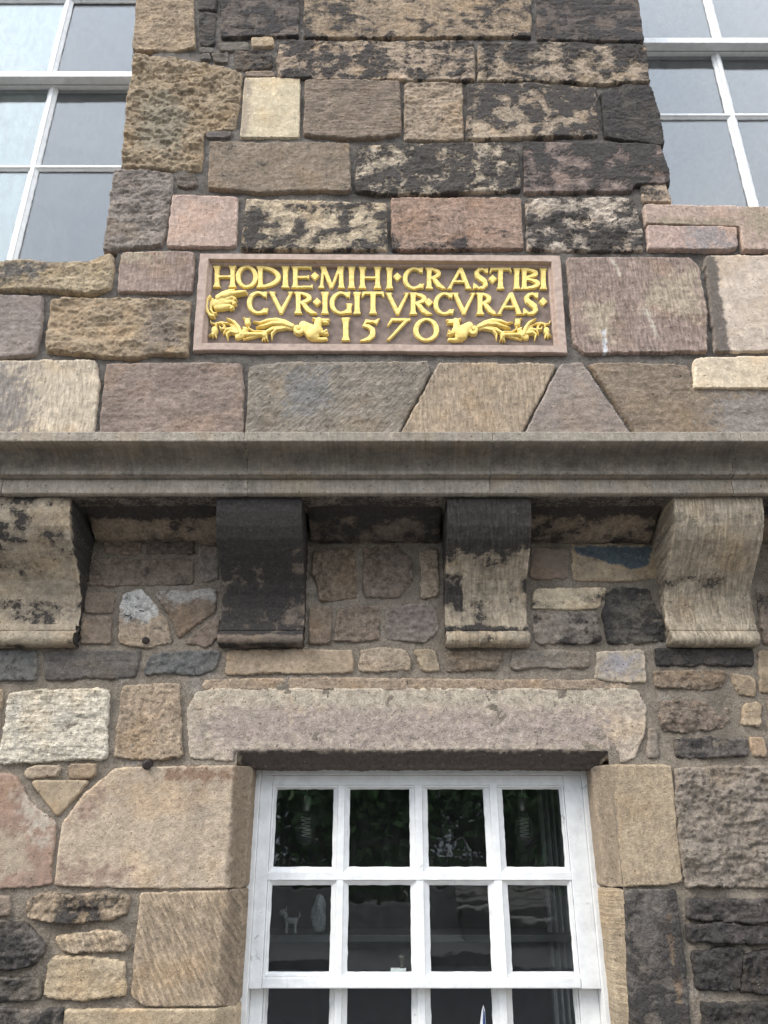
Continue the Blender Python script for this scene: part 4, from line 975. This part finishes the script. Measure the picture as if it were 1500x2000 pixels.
def letter(c, x0, x1, yt, yb):
    H = yb - yt; W = x1 - x0; wm, we, th = .21 * H, .38 * H, .105 * H; p, s = [], []
    xm, ym = (x0 + x1) / 2, (yt + yb) / 2
    if c == 'I': p = [stem(xm, yt, xm, yb, wm * 1.08, min(W, we))]
    elif c == 'H':
        p = [stem(x0 + we/2, yt, x0 + we/2, yb, wm, we), stem(x1 - we/2, yt, x1 - we/2, yb, wm, we), [(x0 + we/2, ym - th/2), (x1 - we/2, ym - th/2), (x1 - we/2, ym + th/2), (x0 + we/2, ym + th/2)]]
    elif c in 'O0': s = [arc(xm, ym, W/2, H/2 * 1.03, 0, 360, th * 1.1, wm * 1.08, 44)]
    elif c == 'D':
        xs = x0 + we * .5; p = [stem(xs, yt, xs, yb, wm, we)]; s = [arc(xs, ym, x1 - xs, H/2, -90, 90, th * 1.1, wm * 1.08)]
    elif c in 'EF':
        xs = x0 + we * .45; p = [stem(xs, yt, xs, yb, wm, we)]
        for y, xe, sg in ((yt, x1 - .04*H, 1), (ym, x1 - .16*H, 0), (yb, x1, -1)):
            a = y + (th * .5 if sg == 1 else -th * .5 if sg == -1 else 0)
            p.append([(xs, a - th*.5), (xe - .1*H, a - th*.5), (xe, a - th * (.55 if sg == 1 else 1.3 if sg == -1 else 1.1)), (xe, a + th * (1.3 if sg == 1 else .55 if sg == -1 else 1.1)), (xe - .1*H, a + th*.5), (xs, a + th*.5)])
    elif c == 'M':
        p = [stem(x0 + .24*H, yt, x0 + .15*H, yb, th * 1.25, we * .8), stem(x1 - .2*H, yt, x1 - .17*H, yb, wm, we * .9),
             [(x0 + .10*H, yt), (x0 + .36*H, yt), (xm + .08*H, yb - .10*H), (xm + .01*H, yb), (xm - .06*H, yb)], [(x1 - .32*H, yt), (x1 - .14*H, yt), (xm + .04*H, yb), (xm - .04*H, yb - .05*H)]]
    elif c in 'CG':
        s = [arc(x0 + W*.54, ym, W*.54, H/2 * 1.03, -52, -308, th * 1.1, wm * 1.05, 34)]
        xe = x1 - .02*H
        p = [[(xe - .25*H, yt + .02*H), (xe - .03*H, yt - .01*H), (xe - .07*H, yt + .30*H), (xe - .17*H, yt + .17*H)]]
        if c == 'C': p.append([(xe - .25*H, yb - .03*H), (xe - .16*H, yb - .17*H), (xe + .02*H, yb - .28*H), (xe - .03*H, yb - .03*H)])
        else: p.append(stem(xe - .08*H, ym + .02*H, xe - .10*H, yb - .02*H, wm, we * .85))
    elif c in 'RB':
        xs = x0 + we * .45; p = [stem(xs, yt, xs, yb, wm, we)]
        if c == 'R':
            xb_ = x0 + W * .74; s = [arc(xs, yt + .27*H, xb_ - xs, .27*H, -90, 90, th, wm)]
            s.append([(xs + .16*H, yt + .50*H, th*.6), (xs + .30*H, yt + .62*H, wm*.5), (xs + .46*H, yt + .82*H, wm*.5), (xs + .62*H, yb - .08*H, wm*.42), (x1 - .04*H, yb - .02*H, .02*H)])
        else:
            s = [arc(xs, yt + .24*H, (x1 - xs) * .86, .24*H, -90, 90, th, wm), arc(xs, yt + .73*H, x1 - xs, .27*H, -90, 90, th, wm)]
    elif c == 'A':
        p = [[(xm - .03*H, yt), (xm + .14*H, yt - .02*H), (x1 - .10*H, yb - .08*H), (x1, yb), (x1 - .38*H, yb), (x1 - .30*H, yb - .08*H), (xm, yt + .22*H)],
             [(xm - .03*H, yt), (xm + .07*H, yt + .14*H), (x0 + .22*H, yb - .07*H), (x0 + .28*H, yb), (x0, yb), (x0 + .08*H, yb - .07*H)],
             [(x0 + W*.27, ym + .10*H), (x0 + W*.72, ym + .10*H), (x0 + W*.74, ym + .20*H), (x0 + W*.25, ym + .20*H)]]
    elif c == 'V':
        p = [[(x0, yt), (x0 + .36*H, yt), (x0 + .29*H, yt + .08*H), (xm + .05*H, yb - .24*H), (xm + .06*H, yb), (xm - .04*H, yb), (x0 + .09*H, yt + .08*H)],
             [(x1, yt), (x1 - .30*H, yt), (x1 - .21*H, yt + .08*H), (xm - .02*H, yb - .22*H), (xm - .01*H, yb), (xm + .06*H, yb), (x1 - .08*H, yt + .08*H)]]
    elif c == 'T':
        p = [stem(xm, yt, xm, yb, wm * 1.05, we), [(x0 + .05*H, yt - .02*H), (x1 - .05*H, yt - .02*H), (x1, yt + .24*H), (x1 - .06*H, yt + .22*H), (x1 - .16*H, yt + th), (x0 + .16*H, yt + th), (x0 + .05*H, yt + .24*H), (x0, yt + .24*H)]]
    elif c == 'S':
        pts = [(.86, .20, .5), (.62, .05, .52), (.36, .08, .7), (.21, .22, .95), (.30, .38, 1.1), (.52, .50, 1.2), (.74, .62, 1.1), (.82, .78, .95), (.64, .93, .7), (.34, .95, .55), (.10, .80, .5)]
        s = [[(x0 + W * a, yt + H * b, wm * .5 * k) for a, b, k in pts]]
        p = [[(x1 - .22*H, yt + .02*H), (x1 - .02*H, yt), (x1 - .03*H, yt + .30*H)], [(x0 + .02*H, yb - .32*H), (x0 + .24*H, yb - .06*H), (x0, yb)]]
    elif c == '1': p = [stem(xm, yt, xm, yb, wm * 1.1, we)]
    elif c == '5':
        s = [[(x0 + W*.30, yt + .14*H, .055*H), (x0 + W*.16, yt + .32*H, .05*H), (x0 + W*.44, yt + .36*H, .085*H), (x0 + W*.64, yt + .52*H, .11*H), (x0 + W*.62, yt + .74*H, .115*H), (x0 + W*.42, yt + .90*H, .09*H), (x0 + .02*W, yb - .01*H, .035*H)]]
        p = [[(x0 + W*.24, yt + .05*H), (x0 + W*.72, yt + .10*H), (x1, yt - .02*H), (x0 + W*.84, yt + .28*H), (x0 + W*.64, yt + .20*H), (x0 + W*.22, yt + .20*H)]]
    elif c == '7':
        p = [[(x0 + .18*W, yt), (x1, yt), (x1 - .04*W, yt + .13*H), (x0 + .24*W, yt + .13*H), (x0 + .05*W, yt + .36*H), (x0, yt + .33*H)], [(x1 - .26*W, yt + .08*H), (x1, yt), (x0 + .10*W, yb), (x0 - .02*W, yb)]]
    elif c == '.':
        p = [[(xm, yt), (x1, ym), (xm, yb), (x0, ym)]]
    return p, s
def P1(X, Y): return 370 + X / 3.947, 480 + Y / 3.947
def P2(X, Y): return 740 + X / 3.947, 480 + Y / 3.947
def put(c, f, X0, X1, Yt, Yb):
    a, t = f(X0, Yt); b, u = f(X1, Yb); p, s = letter(c, a, b, t, u)
    relief("diamond_stop" if c == '.' else "numeral" if c in '0157' else "letter", p, s, 0.010)
for c, a, b in [('H',180,365),('O',357,530),('D',515,706),('I',706,774),('E',788,950),('M',992,1200),('I',1220,1280),('H',1302,1482)]: put(c, P1, a, b, 157 + a * .007, 324 + a * .007)
for c, a, b in [('I',52,112),('C',184,350),('R',360,520),('A',522,722),('S',726,846),('T',850,1026),('I',1034,1092),('B',1094,1244),('I',1236,1300)]: put(c, P2, a, b, 172 + a * .005, 336 + a * .003)
for c, a, b in [('C',443,608),('V',606,806),('R',810,990),('I',1014,1076),('G',1080,1250),('I',1262,1324),('T',1326,1505)]: put(c, P1, a, b, 356 + a * .004, 526 + a * .003)
for c, a, b in [('V',45,240),('R',236,416),('C',420,580),('V',558,750),('R',752,908),('A',904,1114),('S',1112,1232)]: put(c, P2, a, b, 366, 534)
for f, x, y in [(P1, 968, 237), (P2, 142, 243), (P2, 876, 260), (P1, 984, 437), (P2, 384, 440), (P2, 1265, 435)]: put('.', f, x - 34, x + 34, y - 34, y + 34)
put('1', P1, 1168, 1242, 557, 735); put('5', P1, 1318, 1468, 562, 738); put('7', P2, 62, 246, 562, 733); put('0', P2, 266, 465, 563, 737)
def chains(f, L_): return [[(*f(a, b), r / 3.947) for a, b, r in ch] for ch in L_]
BEAST = [
    [(838 + (40 - 3.6 * k) * math.cos(k * .62), 648 + (40 - 3.6 * k) * math.sin(k * .62), 17 - .4 * k) for k in range(11)], [(880, 625, 36), (930, 660, 50), (960, 690, 42)], [(940, 690, 40), (985, 660, 34), (990, 610, 27), (1000, 590, 26)], [(1000, 588, 24), (1040, 584, 17), (1076, 574, 7)],
    [(1030, 596, 10), (1070, 600, 6)], [(985, 582, 12), (955, 570, 7)], [(985, 640, 30), (1010, 655, 22)], [(1005, 672, 14), (1040, 682, 11), (1064, 684, 9)], [(1030, 680, 9), (1058, 662, 9)],
    [(950, 715, 22), (1000, 724, 14), (1056, 722, 11)],
    [(800, 622, 12), (740, 596, 17), (670, 578, 16), (600, 584, 13), (545, 600, 8), (492, 588, 3)], [(795, 632, 11), (720, 606, 14), (640, 606, 13), (570, 628, 9), (516, 636, 3)],
    [(790, 642, 11), (710, 628, 13), (640, 640, 13), (580, 676, 12), (510, 700, 11), (416, 726, 4)], [(740, 640, 10), (670, 650, 11), (636, 685, 9), (634, 724, 3)], [(640, 655, 9), (560, 690, 12), (480, 690, 12), (440, 690, 14)],
    [(570, 660, 6), (500, 662, 6), (462, 640, 6), (452, 615, 6)], [(450, 602, 22), (448, 592, 22)], [(440, 580, 8), (418, 562, 4)], [(448, 580, 8), (444, 560, 4)], [(456, 580, 8), (468, 564, 4)],
    [(582, 685, 20), (582, 695, 20)], [(575, 710, 9), (562, 733, 5)], [(583, 710, 9), (583, 735, 5)], [(590, 710, 9), (604, 733, 5)],
    [(425, 665, 22), (410, 690, 22), (375, 704, 24)], [(440, 650, 14), (420, 640, 10)], [(400, 690, 14), (382, 640, 15), (350, 600, 12), (290, 566, 4)], [(385, 670, 14), (345, 628, 12), (310, 606, 5)],
    [(375, 675, 13), (330, 645, 13), (285, 652, 10), (262, 684, 4)], [(370, 680, 12), (320, 670, 12), (290, 690, 9), (298, 728, 3)],
    [(300, 600, 6), (245, 594, 8), (200, 606, 8), (168, 600, 5), (162, 578, 4)], [(215, 600, 6), (205, 625, 6)], [(250, 606, 6), (275, 625, 7), (268, 650, 9), (245, 648, 8), (235, 630, 5)],
    [(196, 652, 25), (194, 662, 25)], [(186, 680, 9), (152, 700, 4)], [(190, 685, 10), (178, 708, 5)], [(198, 685, 10), (205, 708, 5)]]
BL = [.005 if i == 0 else (i * 7 % 3) * .003 for i in range(len(BEAST))]
relief("carved_beast", [], chains(P1, BEAST), .01, True, lifts=BL)
relief("carved_beast", [], [[(*P2(1330 - (a - 150) * 815 / 935, b + 4), r / 3.947 * .94) for a, b, r in ch] for ch in BEAST], .01, True, lifts=BL)
HAND = [[(162, 404, 11), (140, 432, 13), (132, 480, 14), (142, 522, 15), (165, 548, 14), (192, 554, 9)], [(184, 420, 9), (168, 455, 11), (166, 500, 11), (186, 530, 10), (208, 528, 7)],
        [(205, 455, 34), (245, 440, 46), (285, 430, 40)], [(215, 480, 26), (265, 475, 26), (300, 478, 18)], [(225, 415, 22), (265, 388, 19), (310, 366, 13), (350, 356, 7)],
        [(275, 402, 22), (325, 388, 17), (380, 380, 14), (438, 373, 9)], [(290, 424, 15), (330, 412, 14), (358, 424, 11), (342, 436, 8)], [(290, 450, 15), (328, 444, 13), (356, 456, 11), (338, 466, 8)], [(280, 478, 15), (312, 474, 13), (338, 487, 10), (318, 496, 7)]]
relief("pointing_hand", [], chains(P1, HAND), .01, True, 1.2, lifts=[.006, .003, 0, .0005, .007, .010, .007, .006, .005])

# ------------------------------------------------------------------ small things on and behind the wall
def iron_pin(px, py, label, r=0.011):
    x, z = pt(px, py, YL - .02)
    v, f = tube_vf([(x, 0.02, z + .004), (x, -0.018, z), (x, -0.030, z - .002), (x + .002, -0.034, z - .003)], [r * .8, r * .85, r * 1.1, r * .7], 10)
    h = obj("iron_pin", v, f, IRON, None); tag(h, label, "iron pin", "iron pins in the wall")
iron_pin(289, 1493, "rusty iron pin above the big tan stone left of the window", .014)
iron_pin(286, 1251, "small iron pin stuck in a patched stone between the left corbels")
iron_pin(1168, 1247, "small iron pin in the rubble between the right corbels")
# hanging bulbs inside
CLEAR = mat_glass("clear_bulb_glass", 0.0, 0.22)
def bulb(px, py, label):
    x, z = pt(px, py, 0.55); y = 0.55
    t = tag(empty("pendant_bulb", (x, y, z)), label, "light bulb", "bulbs hanging inside the window")
    v, f = tube_vf([(0, 0, .11), (0.0, 0, 0.9)], .0025, 6); obj("cord", v, f, mat_plain("pale_cord", (.5, .5, .48), .6), t)
    v, f = tube_vf([(0, 0, .06), (0, 0, .075), (0, 0, .11), (0, 0, .115)], [.014, .016, .016, .006], 14); obj("lamp_holder", v, f, mat_plain("holder_metal", (.5, .5, .5), .35, .1, 40, 0, .5, .7), t, smooth=True)
    rr = [(0.004, -.058), (.022, -.050), (.034, -.032), (.038, -.010), (.034, .012), (.024, .034), (.016, .050), (.014, .06)]
    v, f = tube_vf([(0, 0, b) for a, b in rr], [a for a, b in rr], 20); obj("glass_bulb", v, f, CLEAR, t, smooth=True)
    sp = [(.016 * math.cos(a * .8), .016 * math.sin(a * .8), -.03 + a * .0016) for a in range(0, 44)]
    v, f = tube_vf(sp, .0022, 5); obj("spiral_filament", v, f, mat_plain("filament", (.75, .72, .66), .4), t)
bulb(597, 1618, "clear glass bulb on a cord behind the leftmost top pane")
bulb(1024, 1618, "clear glass bulb on a cord behind the rightmost top pane")
# toy dog and a wrapped figure on a shelf behind the second row of panes
zs = pt(570, 1822, .42)[1]
v, f = box_vf(XL - .1, XR + .1, .40, .62, zs - .025, zs - .004, .003)
sh = obj("display_shelf", v, f, mat_plain("dark_shelf", (.03, .03, .03), .5), None); tag(sh, "dark display shelf across the inside of the window", "shelf")
xd = pt(569, 1800, .42)[0]
dog = tag(empty("toy_dog", (xd, .42, zs)), "small white toy dog standing behind the lower left pane", "toy")
WT = mat_plain("white_toy", (.17, .17, .17), .7)
v, f = tube_vf([(-.022, 0, .035), (-.012, 0, .038), (.004, 0, .036), (.016, 0, .036), (.021, 0, .036)], [.004, .011, .010, .011, .005], 10); obj("body", v, f, WT, dog, smooth=True)
v, f = join([tube_vf([(-.016, 0, .042), (-.024, 0, .058), (-.027, 0, .064)], [.008, .008, .006], 8), tube_vf([(-.022, 0, .062), (-.034, 0, .060), (-.043, 0, .056)], [.009, .009, .004], 8), tube_vf([(-.020, -.004, .066), (-.018, -.005, .080)], [.004, .001], 6)]); obj("head", v, f, WT, dog, smooth=True)
for a in (-.014, .014):
    for b in (-.006, .006): v, f = tube_vf([(a, b, .034), (a, b, .015), (a * 1.1, b, .0)], [.005, .0035, .004], 7); obj("leg", v, f, WT, dog)
v, f = tube_vf([(.019, 0, .040), (.028, 0, .050), (.026, 0, .062)], [.003, .003, .001], 6); obj("tail", v, f, WT, dog)
xb = pt(622, 1800, .42)[0]; rs = random.Random(4); prof = [(.004, 0), (.020, .004), (.028, .03), (.031, .06), (.029, .09), (.026, .115), (.022, .135), (.014, .150), (.006, .158), (.002, .160)]
V, Fc = [], []
for i, (r, z) in enumerate(prof):
    for k in range(18):
        a = 2 * math.pi * k / 18; q = r * (1 + .22 * math.sin(3 * a + i * 1.3) * rs.uniform(.3, 1)); V.append((q * math.cos(a), q * math.sin(a) * .7, z + rs.uniform(-.003, .003)))
for i in range(len(prof) - 1):
    for k in range(18): Fc.append((i*18 + k, i*18 + (k+1) % 18, (i+1)*18 + (k+1) % 18, (i+1)*18 + k))
Fc += [tuple(range(17, -1, -1)), tuple((len(prof)-1)*18 + k for k in range(18))]
bgm = mat_plain("crinkled_film", (.15, .16, .165), .25, .3, 120, .003, .6)
bag = obj("wrapped_figure", V, Fc, bgm, None, (xb, .44, zs)); bag.scale = (.8, .8, .72); tag(bag, "pale crinkled wrapped bundle standing beside the toy dog", "bundle")
# curtain at the right inside
V, Fc = [], []
for i in range(41):
    x = .56 + .16 * i / 40; y = .50 + .016 * math.sin(i * 1.25)
    V += [(x, y, .62), (x, y, 2.2), (x, y + .004, 2.2), (x, y + .004, .62)]
for i in range(40):
    for j in range(4): Fc.append((i*4 + j, i*4 + (j+1) % 4, (i+1)*4 + (j+1) % 4, (i+1)*4 + j))
tag(obj("curtain", V, Fc, mat_plain("grey_curtain", (.16, .16, .165), .9), None), "grey curtain hanging inside the window at its right edge", "curtain")
# blue sticker on the lower sash
zq = pt(940, 1990, YG2)[1]; xq = pt(941, 1990, YG2)[0]
def sticker(pts, y, c, nm, par=None):
    n = len(pts); V = [(a, y, b) for a, b in pts] + [(a, y + .0006, b) for a, b in pts]
    Fc = [tuple(range(n)), tuple(range(2*n - 1, n - 1, -1))] + [(i, i + n, (i + 1) % n + n, (i + 1) % n) for i in range(n)]
    return obj(nm, V, Fc, c, par)
st = tag(empty("window_sticker", (xq, YG2, zq)), "blue and white pointed sticker on the lower pane", "sticker")
SW, SB = mat_plain("sticker_white", (.75, .75, .75), .5), mat_plain("sticker_blue", (.02, .05, .16), .5)
base = [(-.016, -.10), (-.012, -.03), (-.006, -.012), (.0, .020), (.006, .036), (.010, .022), (.011, -.03), (.014, -.10)]
sticker(base, -.003, SW, "backing", st)
sticker([(.006, .028), (.009, .018), (.010, -.03), (.012, -.10), (-.004, -.10), (.0, -.03), (.003, .0)], -.0042, SB, "blue_print", st)

# ------------------------------------------------------------------ the street, seen only in the glass
PAV = mat_plain("paving_stone", (.13, .125, .12), .9, .25, 4, .004); ROAD = mat_plain("asphalt", (.05, .05, .052), .9, .25, 8, .004)
def sheet(name, x0, x1, y0, y1, z, mat): return tag(obj(name, [(x0, y0, z), (x1, y0, z), (x1, y1, z), (x0, y1, z)], [(0, 1, 2, 3)], mat), kind="structure")
sheet("ground", -150, 150, -150, 150, -.14, mat_plain("earth", (.10, .095, .08), .95, .3, 1))
sheet("road", -60, 60, -10.5, -4.0, -.132, ROAD)
tag(box("pavement", -60, 60, -4.0, .4, -.20, 0, PAV, None, .01), kind="structure")
tag(box("far_pavement", -60, 60, -13.5, -10.5, -.20, 0, PAV, None, .01), kind="structure")
GW = mat_plain("garden_wall_stone", (.20, .19, .17), .95, .3, 6, .01)
tag(box("garden_wall", -16, 16, -13.9, -13.5, -.1, .75, GW, None, .02), "low stone garden wall across the street seen in the window reflection", "wall")
ral = tag(empty("iron_railing", (0, -13.7, .75)), "black iron railing on the garden wall across the street", "railing")
v, f = box_vf(-.011, .011, -.011, .011, 0, 1.0)
first = obj("railing_bar", v, f, IRON, ral, (-15.9, 0, 0))
for i in range(1, 160):
    c = first.copy(); COL.objects.link(c); c.location = (-15.9 + i * .2, 0, 0)
for z in (.12, .92): 
    v, f = box_vf(-16, 16, -.02, .02, z, z + .03); obj("railing_rail", v, f, IRON, ral)
BENCH = mat_plain("bench_wood", (.42, .38, .33), .7)
bn_ = tag(empty("park_bench", (2.2, -13.0, 0)), "pale slatted bench across the street seen in the window reflection", "bench")
for z in (.55, .66, .77, .88):
    v, f = box_vf(-.9, .9, -.25, -.22, z, z + .08, .004); obj("back_slat", v, f, BENCH, bn_)
for y in (-.2, -.08, .04, .16):
    v, f = box_vf(-.9, .9, y, y + .09, .42, .45, .004); obj("seat_slat", v, f, BENCH, bn_)
for x in (-.8, .8):
    v, f = join([box_vf(x - .03, x + .03, -.29, -.255, 0, .96), box_vf(x - .03, x + .03, .2, .24, 0, .41), box_vf(x - .028, x + .028, -.25, .24, .37, .415)]); obj("bench_end", v, f, IRON, bn_)
LEAF = mat_leaf("tree_leaf", (.06, .12, .032)); BARK = mat_plain("bark", (.08, .065, .05), .95, .4, 14, .02)
def crown_mesh(seed, n=9000):
    g = np.random.default_rng(seed)
    cl = g.normal(size=(46, 3)); cl /= np.linalg.norm(cl, axis=1)[:, None]; cl *= g.uniform(.35, 1, (46, 1)) * np.array([2.3, 2.3, 2.1])
    k = g.integers(0, 46, n); c = cl[k] + g.normal(size=(n, 3)) * .42
    a = g.normal(size=(n, 3)); a /= np.linalg.norm(a, axis=1)[:, None]; b = np.cross(a, g.normal(size=(n, 3))); b /= np.linalg.norm(b, axis=1)[:, None]
    s = g.uniform(.07, .15, (n, 1)); V = np.stack([c - a*s, c + b*s*.55, c + a*s, c - b*s*.55], 1).reshape(-1, 3)
    return V, np.arange(4 * n).reshape(-1, 4)
cV, cF = crown_mesh(3)
labs = ["leafy tree leftmost across the street, seen only as reflection", "leafy tree second from left across the street, seen only as reflection", "leafy tree in the middle across the street, seen only as reflection",
        "leafy tree second from right across the street, seen only as reflection", "leafy tree rightmost across the street, seen only as reflection"]
cm_ = None
for i, (x, y, s) in enumerate([(-8.5, -17.5, 1.1), (-4.6, -16.6, .95), (-.6, -17.2, 1.05), (3.6, -18.2, 1.0), (8.0, -17.0, 1.15)]):
    t = tag(empty("broadleaf_tree", (x, y, -.1)), labs[i], "tree", "trees across the street")
    br = [tube_vf([(0, 0, -.1), (.05, 0, 1.0), (.0, .06, 2.2), (.04, 0, 3.4)], [.24, .19, .15, .07], 9)]
    for k in range(5):
        a = k * 1.26 + i; br.append(tube_vf([(0, .03, 1.3 + .25 * k), (.6 * math.cos(a), .6 * math.sin(a), 1.9 + .25 * k), (1.4 * math.cos(a), 1.4 * math.sin(a), 2.5 + .25 * k)], [.09, .06, .02], 6))
    v, f = join(br); obj("trunk", v, f, BARK, t)
    if cm_ is None: cm_ = obj("crown", cV, cF, LEAF, t, (0, 0, 2.6)); cr_ = cm_
    else: cr_ = cm_.copy(); COL.objects.link(cr_); cr_.parent = t
    cr_.rotation_euler = (0, 0, i * 1.3); cr_.scale = (s, s, s)
hg = np.random.default_rng(8); n = 14000
c = np.stack([hg.uniform(-15, 15, n), -15.2 + hg.normal(size=n) * .45, np.abs(hg.normal(size=n)) * .7 + .1], 1)
a = hg.normal(size=(n, 3)); a /= np.linalg.norm(a, axis=1)[:, None]; b = np.cross(a, hg.normal(size=(n, 3))); b /= np.linalg.norm(b, axis=1)[:, None]; s = hg.uniform(.06, .13, (n, 1))
tag(obj("shrubbery", np.stack([c - a*s, c + b*s*.6, c + a*s, c - b*s*.6], 1).reshape(-1, 3), np.arange(4*n).reshape(-1, 4), LEAF), "dark green shrubs behind the railing across the street", "shrubs", kind="stuff")
